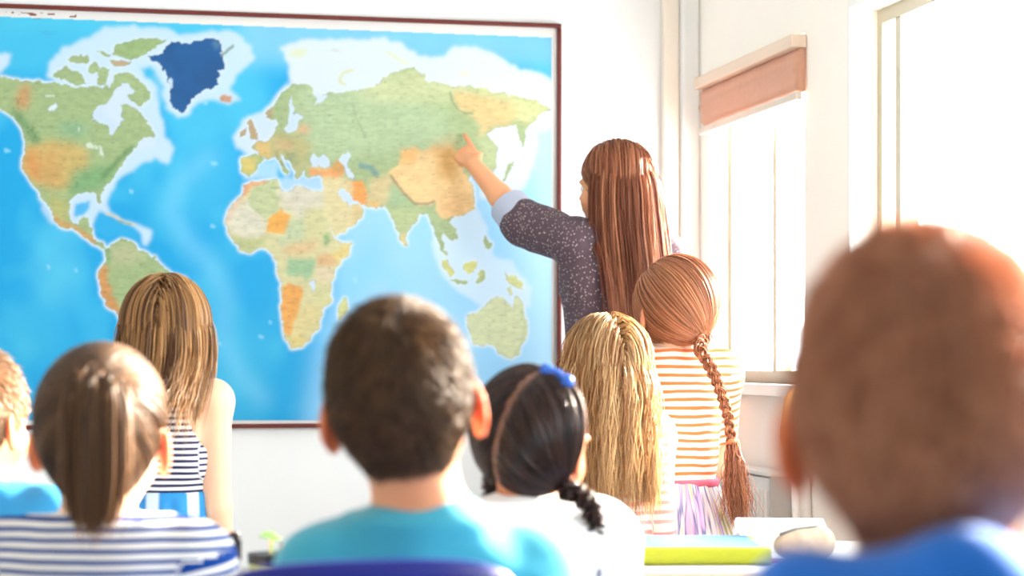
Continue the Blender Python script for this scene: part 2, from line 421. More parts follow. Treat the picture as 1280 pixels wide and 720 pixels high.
    SH = [[(60,98),(60,80),(80,60),(108,48),(128,36),(160,32),(210,36),(225,45),(262,39),(295,41),(312,57),(317,74),(303,88),(292,100),(288,112),(300,125),(284,131),(265,124),(245,130),(232,147),(221,147),(208,136),(203,112),(193,90),(186,84),(176,86),(183,97),(198,112),(200,135),(206,168),(218,186),(210,206),(196,198),(180,203),(162,216),(148,226),(142,236),(134,250),(136,262),(150,275),(180,282),(190,288),(186,306),(178,306),(176,290),(160,281),(140,272),(124,262),(118,280),(110,286),(84,276),(84,250),(100,238),(124,240),(160,180),(110,110)],
          [(350,60),(372,51),(430,49),(480,49),(503,56),(522,70),(556,73),(562,60),(586,58),(620,68),(650,86),(680,94),(700,108),(700,158),(672,165),(668,200),(658,230),(640,245),(600,250),(600,130),(400,130),(360,105),(362,85)],
          [(360,104),(338,128),(328,140),(305,148),(290,172),(297,186),(318,200),(345,170),(350,150)],
          [(540,282),(560,272),(598,262),(608,285),(616,320),(640,328),(664,362),(660,384),(620,376),(604,384),(568,362),(552,345),(540,315)],
          [(70,270),(58,240),(46,232),(50,250),(54,268),(66,282)], [(-70,66),(15,68),(12,80),(2,92),(-70,84)],
          [(300,222),(330,222),(350,222),(402,224),(400,242),(350,242),(345,200),(325,206)]]
    for i, P in enumerate(SH): lay([rgb(200, 222, 238), rgb(210, 224, 234), rgb(206, 222, 244), rgb(206, 228, 244), shelf, rgb(210, 225, 240), rgb(190, 218, 240)][i], poly(P, soft=2.2) * [.85, .95, .85, .75, .6, .8, .7][i])
    lay(rgb(40, 172, 232), poly([(93,254),(114,252),(113,260),(104,270),(94,272),(92,262)], soft=1.5) * .9)     # gulf
    lay(rgb(36, 168, 226), poly([(118,270),(134,268),(150,279),(168,286),(176,296),(172,302),(150,296),(134,298),(120,290)], soft=2) * .85)
    lay(rgb(120, 196, 236), poly([(196,95),(203,112),(205,130),(199,128),(190,92)], soft=3) * .7)
    lay(rgb(150, 205, 244), ell(335, 210, 14, 7, -10, 3) * .7)
    lay(rgb(196, 216, 238), blur(WA, 1.0) * .92)
    # land colours
    LC = np.zeros((h, w, 3)); LC[:] = rgb(160, 188, 128)
    def lc(color, m): LC[:] = LC * (1 - m[..., None]) + color * m[..., None]
    lc(rgb(150, 184, 118), poly([(140,48),(215,46),(160,84)], soft=3))
    lc(rgb(196, 205, 168), poly([(345,300),(345,60),(700,60),(700,300)], soft=18) * .1)
    lc(rgb(178, 208, 160), poly([(372,100),(480,90),(560,150),(560,185),(500,190),(400,200),(372,160)], soft=10) * .9)
    lc(rgb(206, 218, 160), poly([(440,116),(478,94),(530,86),(600,106),(560,130),(470,128)], soft=6) * .75)
    lc(rgb(206, 180, 96), poly([(30,184),(58,176),(84,178),(108,186),(112,206),(98,222),(84,240),(70,236),(40,226),(28,206)], soft=4) * .95)
    lc(rgb(222, 150, 60), poly([(26,196),(46,182),(52,206),(50,232),(34,222)], soft=5) * .85)
    lc(rgb(212, 152, 70), poly([(52,190),(72,186),(76,232),(56,236)], soft=7) * .55)
    lc(rgb(120, 178, 118), poly([(92,214),(130,206),(148,212),(128,236),(88,248),(84,236)], soft=5) * .9)
    lc(rgb(126, 182, 140), ell(92, 162, 20, 9, 0, 5) * .8)
    lc(rgb(104, 156, 96), stroke([(18,142),(30,154),(40,168),(46,176)], 5, 3) * .8); lc(rgb(104, 156, 92), stroke([(166,184),(150,198),(140,210),(128,222)], 3, 2) * .9)
    lc(rgb(212, 150, 84), ell(29, 122, 9, 16, 10, 4) * .8); lc(rgb(210, 160, 80), stroke([(62,268),(78,280),(100,290),(116,302)], 4, 2) * .95)
    lc(rgb(188, 184, 98), poly([(60,244),(84,250),(84,276),(66,270)], soft=3) * .7)
    lc(rgb(196, 164, 130), ell(150, 80, 13, 3, 4, 1.5)); lc(rgb(212, 150, 72), poly([(125,334),(135,331),(136,350),(141,368),(150,386),(152,402),(142,396),(128,376),(120,356)], soft=2.2))
    lc(rgb(196, 196, 150), ell(155, 318, 24, 12, 0, 6) * .7); lc(rgb(96, 168, 110), stroke([(134,312),(136,326)], 3, 2) * .7)
    # europe
    lc(rgb(196, 182, 118), poly([(320,178),(345,166),(372,170),(390,180),(380,205),(370,222),(352,200),(330,198)], soft=4) * .75)
    lc(rgb(222, 190, 108), poly([(318,178),(336,176),(338,196),(322,196)], soft=2)); lc(rgb(220, 200, 96), poly([(302,198),(324,198),(316,216),(302,216)], soft=2) * .9)
    lc(rgb(214, 172, 124), ell(356, 182, 10, 4, 10, 3) * .8); lc(rgb(222, 178, 130), ell(378, 162, 9, 5, 0, 3) * .9)
    lc(rgb(140, 172, 120), ell(364, 200, 10, 9, 40, 4) * .7); lc(rgb(186, 158, 120), ell(336, 143, 5, 9, 20, 2) * .8)
    lc(rgb(196, 150, 110), poly([(300,150),(322,150),(324,176),(300,176)], soft=2) * .7)
    lc(rgb(232, 218, 120), ell(352, 70, 10, 8, 0, 2))
    lc(rgb(226, 200, 128), poly([(564,114),(585,116),(615,122),(640,128),(652,140),(636,156),(612,158),(606,170),(596,172),(600,160),(590,148),(575,140),(566,128)], soft=3) * .9)
    lc(rgb(216, 222, 150), poly([(590,106),(690,130),(660,160),(640,150),(640,128),(600,118)], soft=4) * .8)
    lc(rgb(186, 206, 148), poly([(596,172),(622,172),(624,220),(600,220)], soft=3) * .7)
    # middle east, asia
    lc(rgb(222, 204, 140), poly([(378,208),(420,210),(428,222),(460,262),(440,290),(416,298),(400,262),(400,222)], soft=3))
    lc(rgb(224, 190, 128), ell(436, 268, 12, 9, 0, 4) * .6)
    lc(rgb(234, 164, 86), poly([(384,212),(412,211),(424,202),(431,214),(424,222),(404,222),(386,222)], soft=1.6)); lc(rgb(206, 160, 76), ell(424, 209, 6, 7, 0, 2) * .8)
    lc(rgb(242, 160, 52), poly([(430,228),(452,225),(458,238),(462,252),(456,260),(441,250),(433,242)], soft=1.2))
    lc(rgb(218, 200, 140), poly([(462,226),(490,216),(490,250),(470,262),(458,256)], soft=3) * .9); lc(rgb(238, 186, 96), ell(466, 256, 7, 3, 0, 2))
    lc(rgb(158, 196, 150), ell(494, 248, 10, 12, 0, 4) * .8); lc(rgb(184, 202, 140), poly([(484,262),(530,262),(506,310),(498,300)], soft=3) * .8)
    lc(rgb(232, 206, 132), ell(504, 302, 4, 10, 0, 2) * .8); lc(rgb(112, 162, 160), stroke([(450,207),(462,210),(470,218)], 3.2, 1.5) * .9)
    lc(rgb(168, 194, 140), poly([(530,262),(552,270),(572,282),(568,306),(545,290)], soft=3) * .8)
    China = [(502,188),(517,186),(528,188),(545,183),(560,182),(568,188),(574,205),(588,230),(593,250),(592,262),(575,270),(565,272),(553,273),(546,266),(543,254),(533,256),(525,256),(517,255),(507,245),(500,235),(493,227),(487,218),(487,213),(494,209),(500,203)]
    lc(rgb(238, 204, 134), poly(China, soft=1.2)); lc(rgb(240, 184, 98), poly([(500,186),(520,186),(520,204),(500,206)], soft=3) * .9)
    lc(rgb(226, 174, 84), poly([(540,184),(566,182),(572,204),(566,226),(548,222),(544,204)], soft=5) * .85); lc(rgb(238, 188, 120), ell(568, 255, 18, 14, 0, 6) * .7)
    lc(rgb(150, 128, 90), stroke([(488,220),(498,234),(508,246),(518,255),(534,255),(542,252)], 1.3, .9) * .85)
    lc(rgb(136, 164, 118), stroke([(562,116),(564,126),(571,137),(580,142),(590,142)], 1.4, .8) * .8)
    lc(rgb(150, 176, 130), stroke([(440,130),(444,146),(450,158),(456,172)], 1.2, 1) * .7)
    lc(rgb(206, 178, 120), ell(556, 178, 18, 6, -20, 5) * .6)
    # africa
    Af_low = poly([(330,296),(440,296),(440,440),(340,440)], soft=6)
    lc(rgb(222, 216, 160), poly([(280,225),(440,225),(440,440),(280,440)], soft=2) * .8)
    lc(rgb(216, 216, 196), poly([(348,224),(402,236),(404,262),(380,262),(376,280),(362,262),(348,258)], soft=3) * .9)
    lc(rgb(216, 218, 196), poly([(284,272),(296,258),(312,250),(330,268),(332,292),(312,298),(290,292)], soft=2) * .9)
    lc(rgb(234, 168, 110), poly([(300,248),(302,230),(316,226),(334,224),(330,230),(314,234),(306,246)], soft=1.8)); lc(rgb(226, 196, 170), stroke([(300,250),(288,262),(284,276)], 4, 2) * .8)
    lc(rgb(190, 206, 152), poly([(311,250),(316,236),(332,229),(346,224),(347,258),(346,264),(335,271),(328,270),(314,260)], soft=1.0))
    lc(rgb(242, 174, 48), poly([(350,260),(361,271),(360,282),(355,294),(333,291),(335,273),(342,270)], soft=.8))
    lc(rgb(190, 212, 168), poly([(360,278),(378,272),(386,290),(372,304),(352,312),(348,298),(356,294)], soft=3) * .9)
    lc(rgb(208, 210, 150), poly([(380,262),(402,258),(414,284),(400,300),(382,296)], soft=3) * .8)
    lc(rgb(184, 196, 130), poly([(286,296),(312,296),(332,296),(330,312),(306,320),(290,306)], soft=3) * .8)
    lc(rgb(226, 178, 122), poly([(352,308),(396,300),(396,312),(380,318),(356,318)], soft=4) * .7); lc(rgb(132, 182, 120), ell(408, 300, 4, 9, 0, 2) * .9)
    lc(rgb(222, 176, 120), poly([(396,318),(424,318),(420,332),(396,334)], soft=2) * .9); lc(rgb(230, 212, 120), poly([(414,318),(436,302),(438,310),(424,330)], soft=2) * .9)
    lc(rgb(150, 196, 150), poly([(360,324),(394,324),(390,342),(386,352),(376,344),(358,344)], soft=2) * .95)
    lc(rgb(226, 210, 176), poly([(396,334),(414,334),(412,352),(396,352)], soft=3) * .8)
    lc(rgb(238, 168, 58), poly([(355,355),(374,357),(378,366),(374,382),(370,396),(367,414),(360,420),(352,403),(348,384),(352,368)], soft=1.2))
    lc(rgb(224, 208, 130), poly([(374,380),(400,378),(396,412),(372,432),(362,432),(366,410)], soft=4) * .6); lc(rgb(226, 208, 112), ell(370, 426, 12, 6, 0, 3) * .8)
    lc(rgb(196, 204, 138), ell(404, 372, 10, 12, 0, 5) * .7)
    # australia, islands
    lc(rgb(208, 222, 172), poly([(560,360),(680,360),(680,460),(560,460)], soft=2) * .95); lc(rgb(190, 208, 158), stroke([(652,386),(656,405),(652,428),(642,444)], 2, 1.5) * .9)
    lc(rgb(214, 220, 124), poly([(540,318),(600,318),(600,348),(540,348)], soft=3) * .9); lc(rgb(212, 222, 140), poly([(625,338),(660,338),(660,368),(625,368)], soft=3) * .9)
    lc(rgb(206, 216, 130), ell(428, 387, 8, 18, 14, 2) * .8)
    # relief, border lines, place-name specks
    t1 = vnoise((h, w), (3, 9), rng); t2 = vnoise((h, w), 5, rng); t3 = vnoise((h, w), (2, 5), rng)
    LC *= (1 + (t1 - .5) * .15 + (t2 - .5) * .12)[..., None]
    LC *= (1 - .24 * np.clip((t3 - .80) * 5, 0, 1))[..., None]
    for (cx, cy) in [(26,130),(40,165),(352,200),(340,230),(130,290),(128,300)]:
        LC *= (1 - .28 * ell(cx, cy, 14, 12, 0, 4) * np.clip((vnoise((h, w), 3, rng) - .5) * 3, 0, 1))[..., None]
    LC = (LC * .84 + LC.mean(2, keepdims=True) * np.array([.14, .13, .15])) * .94
    edge = np.clip(blur(LN, 1.4) - LN * .5, 0, 1)
    lay3 = blur(LN, .55)
    C[:] = C * (1 - lay3[..., None]) + LC * lay3[..., None]
    rim = np.clip((blur(LN, .8) * (1 - blur(LN, .8)) * 4), 0, 1) * np.clip((vnoise((h, w), 6, rng) - .45) * 3, 0, 1)
    C *= (1 - .22 * rim)[..., None]
    # lakes and scattered islands
    for (cx, cy, rx, ry, r) in [(66,134,5,2.2,-20),(62,120,5,1.5,0),(98,163,1.6,4,10),(113,184,4,3,30),(126,190,1.6,8,-20),(120,185,2,2,0)]:
        lay(rgb(214, 230, 222), ell(cx, cy, rx, ry, r, .8) * .8)
    lay(rgb(196, 148, 124), ell(282, 124, 8.5, 4.4, 4, 1.0)); lay(rgb(150, 120, 96), ell(277, 125, 2.5, 2.5, 0, 1) * .5)
    lay(rgb(206, 212, 160), stroke([(440,88),(430,91),(424,98),(425,104),(431,106)], 1.8, .9) * .8)
    lay(rgb(214, 218, 180), stroke([(484,66),(495,73),(509,80)], 2.0, 1) * .8); lay(rgb(216, 222, 190), ell(580, 93, 6, 3, 0, 1.5) * .8)
    lay(rgb(190, 200, 190), ell(418, 64, 10, 1.2, 0, 1) * .5); lay(rgb(214, 222, 170), ell(372, 66, 12, 5, -10, 3) * .7)
    lay(rgb(214, 200, 160), stroke([(133,267),(146,272),(158,279),(168,281)], 1.6, 1) * .7); lay(rgb(90, 140, 110), stroke([(146,276),(164,281)], 1.0, .8) * .6)
    for (cx, cy) in [(165,240),(148,222),(265,284),(268,204),(258,130),(60,334),(95,338),(337,402),(325,420),(445,350),(10,190),(275,430)]:
        lay(rgb(150, 215, 246), ell(cx, cy, 3.5, 2.2, 30, 1) * .7)
    # the dark blue island
    gb = blur(g, .6); GC = rgb(10, 84, 146) * (1 + (vnoise((h, w), 12, rng) - .5) * .25)[..., None]
    C[:] = C * (1 - gb[..., None]) + GC * gb[..., None]
    lay(rgb(120, 146, 140), stroke([(277,70),(284,64),(291,58)], 1.8, .8) * .85); lay(rgb(90, 140, 170), ell(271, 57, 4, 5, 0, 2) * .6)
    lay(rgb(200, 226, 240), ell(213, 105, 2, 6, 0, .8) * .9)
    # white paper margin with printed specks
    top = 10 + .0359 * GX; ins = (GY > top + 11.5 + .002 * GX) & (GY < 526) & (GX < 688.5) & (GX > -55)
    mg = rgb(226, 226, 226)
    sp = (vnoise((h, w), (3, 4), rng) > .7) & (GY < top + 9) & (GY > top + 5) & (GX > 3) & (GX < 96)
    C[:] = np.where(ins[..., None], C, np.where(sp[..., None], rgb(120, 70, 60), mg))
    lay(rgb(70, 120, 140), stroke([(42, 23.5), (50, 23.8)], 1.0, .6) * ins)
    C = np.clip(C * .88, 0, 1)
    u, z = wall_uz(GX, GY)
    root = thing('world_map', 'large framed world map with a dark blue island hanging on the white wall', 'map', room(-1.1, 0, 1.02))
    root.rotation_euler = (0, 0, TH)
    off = room(-1.1, 0, 1.02)
    # root-local: x along the wall, -y into the room, z up
    V = np.stack([u.ravel() + 1.1, np.full(u.size, -.010), z.ravel() - 1.02], 1)
    # crop to the frame rectangle: outside cells are clamped to the sheet edge
    uL = float(wall_uz(-60, 300)[0]) + 1.1; uR = float(wall_uz(695, 300)[0]) + 1.1
    zT = float(wall_uz(697, 36)[1]) - 1.02; zB = float(wall_uz(697, 527)[1]) - 1.02
    V[:, 0] = np.clip(V[:, 0], uL, uR); V[:, 2] = np.clip(V[:, 2], zB, zT)
    idx = np.arange(w * h).reshape(h, w)
    F = np.stack([idx[1:, :-1].ravel(), idx[1:, 1:].ravel(), idx[:-1, 1:].ravel(), idx[:-1, :-1].ravel()], 1)
    # drop cells collapsed by the clamp
    A = V[F]; area = np.abs((A[:, 1, 0] - A[:, 0, 0]) * (A[:, 2, 2] - A[:, 1, 2]))
    F = F[area > 1e-9]
    # backing board gives the sheet its thickness
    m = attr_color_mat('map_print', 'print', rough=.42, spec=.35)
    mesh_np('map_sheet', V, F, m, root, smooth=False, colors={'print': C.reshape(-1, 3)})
    MB().box((uL, -.009, zB), (uR, -.001, zT)).build('backing_board', mat('backing', srgb(190, 180, 165), .8), root)
    M_red = mat('frame_wood', srgb(98, 32, 26), .4, noise=.25, nscale=9)
    fw = .0125; e = .004
    for (lo, hi) in [((uL - fw, -.022, zT), (uR + fw, -.001, zT + fw)), ((uL - fw, -.022, zB - fw), (uR + fw, -.001, zB)),
                     ((uL - fw, -.022, zB), (uL, -.001, zT)), ((uR, -.022, zB), (uR + fw, -.001, zT))]:
        MB().box(lo, hi).build('frame_rail', M_red, root, bevel=.003)
    return root
make_map()
# ------------------------------------------------------------------ continuous figures: distance fields meshed by surface nets
def smooth_tab(z, zs, vs):
    return np.interp(z, zs, vs)

class Field:
    def __init__(s, lo, hi, h, fine=None):
        """fine: {axis: [(a, b, h2), ...]} ranges sampled with a finer step."""
        s.ax = []
        for k in range(3):
            x = lo[k]; pts = [x]
            while x < hi[k]:
                step = h
                for (a, b, h2) in (fine or {}).get(k, []):
                    if a <= x < b: step = h2
                x += step; pts.append(x)
            s.ax.append(np.array(pts, np.float32))
        s.D = np.full([len(a) for a in s.ax], 0.3, np.float32)
    def _box(s, lo, hi):
        sl = []
        for k in range(3):
            i = max(0, np.searchsorted(s.ax[k], lo[k]) - 1); j = min(len(s.ax[k]), np.searchsorted(s.ax[k], hi[k]) + 1)
            if j <= i: return None
            sl.append(slice(i, j))
        return tuple(sl)
    def op(s, prim, k=0.01, mode='u'):
        lo, hi, fn = prim
        pad = k + 0.022
        sl = s._box([c - pad for c in lo], [c + pad for c in hi])
        if sl is None: return s
        X = s.ax[0][sl[0]][:, None, None]; Y = s.ax[1][sl[1]][None, :, None]; Z = s.ax[2][sl[2]][None, None, :]
        d = fn(X, Y, Z).astype(np.float32); a = s.D[sl]
        if mode == 'u':
            h = np.clip(.5 + .5 * (d - a) / k, 0, 1); s.D[sl] = d * (1 - h) + a * h - k * h * (1 - h)
        elif mode == 's':
            h = np.clip(.5 - .5 * (a + d) / k, 0, 1); s.D[sl] = a * (1 - h) - d * h + k * h * (1 - h)
        return s
    def cut(s, fn, k=0.003):
        """keep only where fn < 0."""
        d = fn(s.ax[0][:, None, None], s.ax[1][None, :, None], s.ax[2][None, None, :])
        s.D = np.maximum(s.D, np.broadcast_to(d, s.D.shape).astype(np.float32)); return s
    def wrinkle(s, amp, f=38, seed=0):
        X = s.ax[0][:, None, None]; Y = s.ax[1][None, :, None]; Z = s.ax[2][None, None, :]
        a = np.sin(f * X + 1.7 * np.sin(f * .6 * Z + seed)) * np.sin(f * .8 * Z + 1.3 * np.sin(f * .7 * Y + seed * 2) + X * f * .5)
        b = np.sin(f * 1.9 * Y + f * .9 * Z + seed) * np.sin(f * 1.4 * X + seed * 3)
        s.D += (amp * (a * .7 + b * .3)).astype(np.float32); return s
    def mesh(s):
        D = s.D; ax = s.ax
        D[0] = D[-1] = .1; D[:, 0] = D[:, -1] = .1; D[:, :, 0] = D[:, :, -1] = .1
        S = D < 0
        n = [len(a) for a in ax]
        c = np.zeros([k - 1 for k in n], np.int8)
        for dx in (0, 1):
            for dy in (0, 1):
                for dz in (0, 1):
                    c += S[dx:n[0]-1+dx, dy:n[1]-1+dy, dz:n[2]-1+dz]
        act = (c > 0) & (c < 8)
        I, J, K = np.nonzero(act)
        P = np.zeros((len(I), 3)); N = np.zeros(len(I))
        cor = [(dx, dy, dz) for dx in (0, 1) for dy in (0, 1) for dz in (0, 1)]
        val = {q: D[I + q[0], J + q[1], K + q[2]] for q in cor}
        pos = {q: np.stack([ax[0][I + q[0]], ax[1][J + q[1]], ax[2][K + q[2]]], 1) for q in cor}
        for q in cor:
            for a in range(3):
                if q[a] == 0:
                    r = list(q); r[a] = 1; r = tuple(r)
                    v0 = val[q]; v1 = val[r]; m = (v0 < 0) != (v1 < 0)
                    t = np.where(m, v0 / np.where(m, v0 - v1, 1), 0)
                    P += np.where(m[:, None], pos[q] + t[:, None] * (pos[r] - pos[q]), 0); N += m
        P /= N[:, None]
        idx = np.full(act.shape, -1, np.int64); idx[I, J, K] = np.arange(len(I))
        F = []
        for a in range(3):
            sl0 = [slice(1, n[k] - 1) for k in range(3)]; sl1 = list(sl0)
            sl0[a] = slice(0, n[a] - 1); sl1[a] = slice(1, n[a])
            A = S[tuple(sl0)]; B = S[tuple(sl1)]
            i, j, k = np.nonzero(A != B)
            flip = A[i, j, k]
            off = [0 if q == a else 1 for q in range(3)]
            g = [i + off[0], j + off[1], k + off[2]]
            b_, c_ = [(1, 2), (2, 0), (0, 1)][a]
            def cell(db, dc):
                q = [x.copy() for x in g]; q[b_] = q[b_] - db; q[c_] = q[c_] - dc
                return idx[q[0], q[1], q[2]]
            quad = np.stack([cell(1, 1), cell(0, 1), cell(0, 0), cell(1, 0)], 1)
            quad[~flip] = quad[~flip][:, ::-1]
            F.append(quad)
        F = np.concatenate(F); F = F[(F >= 0).all(1)]
        # one pass of smoothing takes out the grid steps
        for lam in (.5, .5):
            e = np.concatenate([F[:, [0, 1]], F[:, [1, 2]], F[:, [2, 3]], F[:, [3, 0]]])
            acc = np.zeros_like(P); cnt = np.zeros(len(P))
            for q in range(3): acc[:, q] = np.bincount(e[:, 0], P[e[:, 1], q], len(P)) + np.bincount(e[:, 1], P[e[:, 0], q], len(P))
            cnt = np.bincount(e[:, 0], minlength=len(P)) + np.bincount(e[:, 1], minlength=len(P))
            P = P * (1 - lam) + lam * acc / cnt[:, None]
        return P, F

def cone(a, b, ra, rb, X=None, cap=False, flat=1.0, fax=1):
    """round cone; X=(R, t) places it; cap cuts it flat at b."""
    a = np.array(a, float); b = np.array(b, float)
    if X is not None: a = X[0] @ a + X[1]; b = X[0] @ b + X[1]
    ba = b - a; L2 = ba @ ba
    def fn(x, y, z):
        px, py, pz = x - a[0], y - a[1], z - a[2]
        t = (px * ba[0] + py * ba[1] + pz * ba[2]) / L2; tc = np.clip(t, 0, 1)
        d = np.sqrt((px - tc * ba[0]) ** 2 + (py - tc * ba[1]) ** 2 + (pz - tc * ba[2]) ** 2) - (ra + (rb - ra) * tc)
        return np.maximum(d, (t - 1) * math.sqrt(L2)) if cap else d
    r = max(ra, rb)
    return np.minimum(a, b) - r, np.maximum(a, b) + r, fn

def ell(c, r, X=None, R=None):
    c = np.array(c, float); r = np.array(r, float); M = np.eye(3) if R is None else R
    if X is not None: c = X[0] @ c + X[1]; M = X[0] @ M
    def fn(x, y, z):
        dx, dy, dz = x - c[0], y - c[1], z - c[2]
        q = [dx * M[0, i] + dy * M[1, i] + dz * M[2, i] for i in range(3)]
        k0 = np.sqrt((q[0] / r[0]) ** 2 + (q[1] / r[1]) ** 2 + (q[2] / r[2]) ** 2)
        k1 = np.sqrt((q[0] / r[0] ** 2) ** 2 + (q[1] / r[1] ** 2) ** 2 + (q[2] / r[2] ** 2) ** 2)
        return k0 * (k0 - 1) / np.maximum(k1, 1e-6)
    m = max(r)
    return c - m, c + m, fn

def lathe_z(tab, infl=0.0, p=2.4):
    """tab rows (z, rx, ry, cy): a body trunk with superelliptic sections."""
    T = np.array(tab, float); zs = T[:, 0]
    def fn(x, y, z):
        rx = np.interp(z, zs, T[:, 1]) + infl; ry = np.interp(z, zs, T[:, 2]) + infl; cy = np.interp(z, zs, T[:, 3])
        q = (np.abs(x / rx) ** p + np.abs((y - cy) / ry) ** p) ** (1 / p)
        d = (q - 1) * np.minimum(rx, ry)
        return np.maximum(d, np.maximum(z - zs[-1] - infl, zs[0] - infl - z))
    m = T[:, 1].max() + infl; m2 = T[:, 2].max() + infl
    return np.array([-m, -m2 - .03, zs[0] - infl]), np.array([m, m2 + .03, zs[-1] + infl]), fn

def rotm(yaw=0, pitch=0, roll=0):
    """yaw about z (left positive), pitch about x (chin down negative), roll about y (tilt to the right positive)."""
    return np.array(Matrix.Rotation(yaw, 3, 'Z') @ Matrix.Rotation(pitch, 3, 'X') @ Matrix.Rotation(roll, 3, 'Y'))

CH = dict(  # a child 1.25 m tall, facing +y; z up
    trunk=[(.545,.085,.075,0),(.60,.108,.086,-.005),(.67,.100,.077,0),(.745,.093,.072,.003),(.85,.105,.079,0),(.92,.116,.080,-.002),(.97,.108,.070,-.006),(1.005,.070,.052,-.010)],
    sh=(.124, -.004, .962), shr=.040, ua=.215, fa=.19, uar=(.036, .028), far=(.028, .019), neck=((0,-.014,.985),(0,-.004,1.10),.046,.044),
    head=(0, .004, 1.122), hs=1.0, hip=(.055, 0, .60), thr=(.066, .046), shk=(.046, .028), knee=.335, ank=.075)
AD = dict(  # an adult woman 1.65 m
    trunk=[(.80,.12,.10,0),(.88,.168,.118,-.008),(.96,.155,.108,-.004),(1.05,.122,.090,.002),(1.15,.128,.096,.006),(1.24,.148,.108,.010),(1.31,.152,.094,0),(1.37,.130,.070,-.008),(1.405,.075,.052,-.012)],
    sh=(.163, -.004, 1.345), shr=.050, ua=.285, fa=.235, uar=(.046, .036), far=(.037, .0235), neck=((0,-.016,1.38),(0,-.002,1.50),.052,.050),
    head=(0, .008, 1.530), hs=1.07, hip=(.085, 0, .86), thr=(.088, .055), shk=(.056, .036), knee=.47, ank=.09)

def head_prims(F, X, s):
    """X=(R,t) head frame at the middle of the head, s its scale."""
    E = lambda c, r, **k: ell([q * s for q in c], [q * s for q in r], X=X, **k)
    Cn = lambda a, b, ra, rb: cone([q * s for q in a], [q * s for q in b], ra * s, rb * s, X=X)
    F.op(E((0,-.012,.030),(.0745,.088,.087)), .01)
    F.op(E((0,-.030,.000),(.068,.062,.070)), .02*s)
    F.op(E((0,.030,-.012),(.058,.056,.074)), .02*s)
    F.op(E((0,.036,-.062),(.040,.042,.036)), .022*s)
    for sx in (-1, 1):
        F.op(E((sx*.034,.052,-.036),(.024,.024,.024)), .016*s)
        F.op(E((sx*.027,.074,.016),(.024,.012,.008)), .010*s)
    F.op(Cn((0,.078,.004),(0,.094,-.024),.006,.0095), .010*s)
    for sx in (-1, 1):
        F.op(E((sx*.010,.088,-.026),(.006,.007,.006)), .006*s)
        F.op(E((sx*.029,.092,-.001),(.015,.014,.009)), .008*s, 's')
    F.op(E((0,.082,-.052),(.017,.010,.0045)), .005*s); F.op(E((0,.080,-.059),(.014,.010,.005)), .005*s)
    F.op(E((0,.094,-.0555),(.015,.006,.0012)), .002*s, 's')
    for sx in (-1, 1):
        R = np.array(Matrix.Rotation(sx * math.radians(28), 3, 'Z') @ Matrix.Rotation(math.radians(-8), 3, 'X'))
        F.op(E((sx*.080,-.006,-.008),(.0062,.0185,.030), R=R), .007*s)
        F.op(E((sx*.0865,.000,-.002),(.0052,.0105,.017), R=R), .004*s, 's')
        F.op(E((sx*.078,.000,-.034),(.006,.009,.008), R=R), .006*s)

def eyes(parent, X, s, iris):
    """eyeballs with coloured irises, seen only if one walks round to the front."""
    for sx in (-1, 1):
        c = X[0] @ (np.array([sx * .029, .0705, .0]) * s) + X[1]
        r = .0125 * s; V = []; Fq = []; n, m = 16, 12; col = []
        f = X[0] @ np.array([0, 1., 0]); u = X[0] @ np.array([1., 0, 0]); w = X[0] @ np.array([0, 0, 1.])
        for i in range(m + 1):
            th = PI * i / m
            for k in range(n):
                ph = 2 * PI * k / n
                V.append(c + r * (f * math.cos(th) + (u * math.cos(ph) + w * math.sin(ph)) * math.sin(th)))
                col.append((.01,.01,.01) if th < .3 else (iris if th < .62 else (.8,.8,.8)))
        for i in range(m):
            for k in range(n): Fq.append((i*n+k, (i+1)*n+k, (i+1)*n+(k+1)%n, i*n+(k+1)%n))
        mesh_np('eye', V, Fq, M_eye, parent, colors={'c': col})
M_eye = attr_color_mat('eye', 'c', rough=.15, spec=.5)
M_skin = attr_color_mat('skin', 'c', rough=.5, spec=.35, sss=.35)

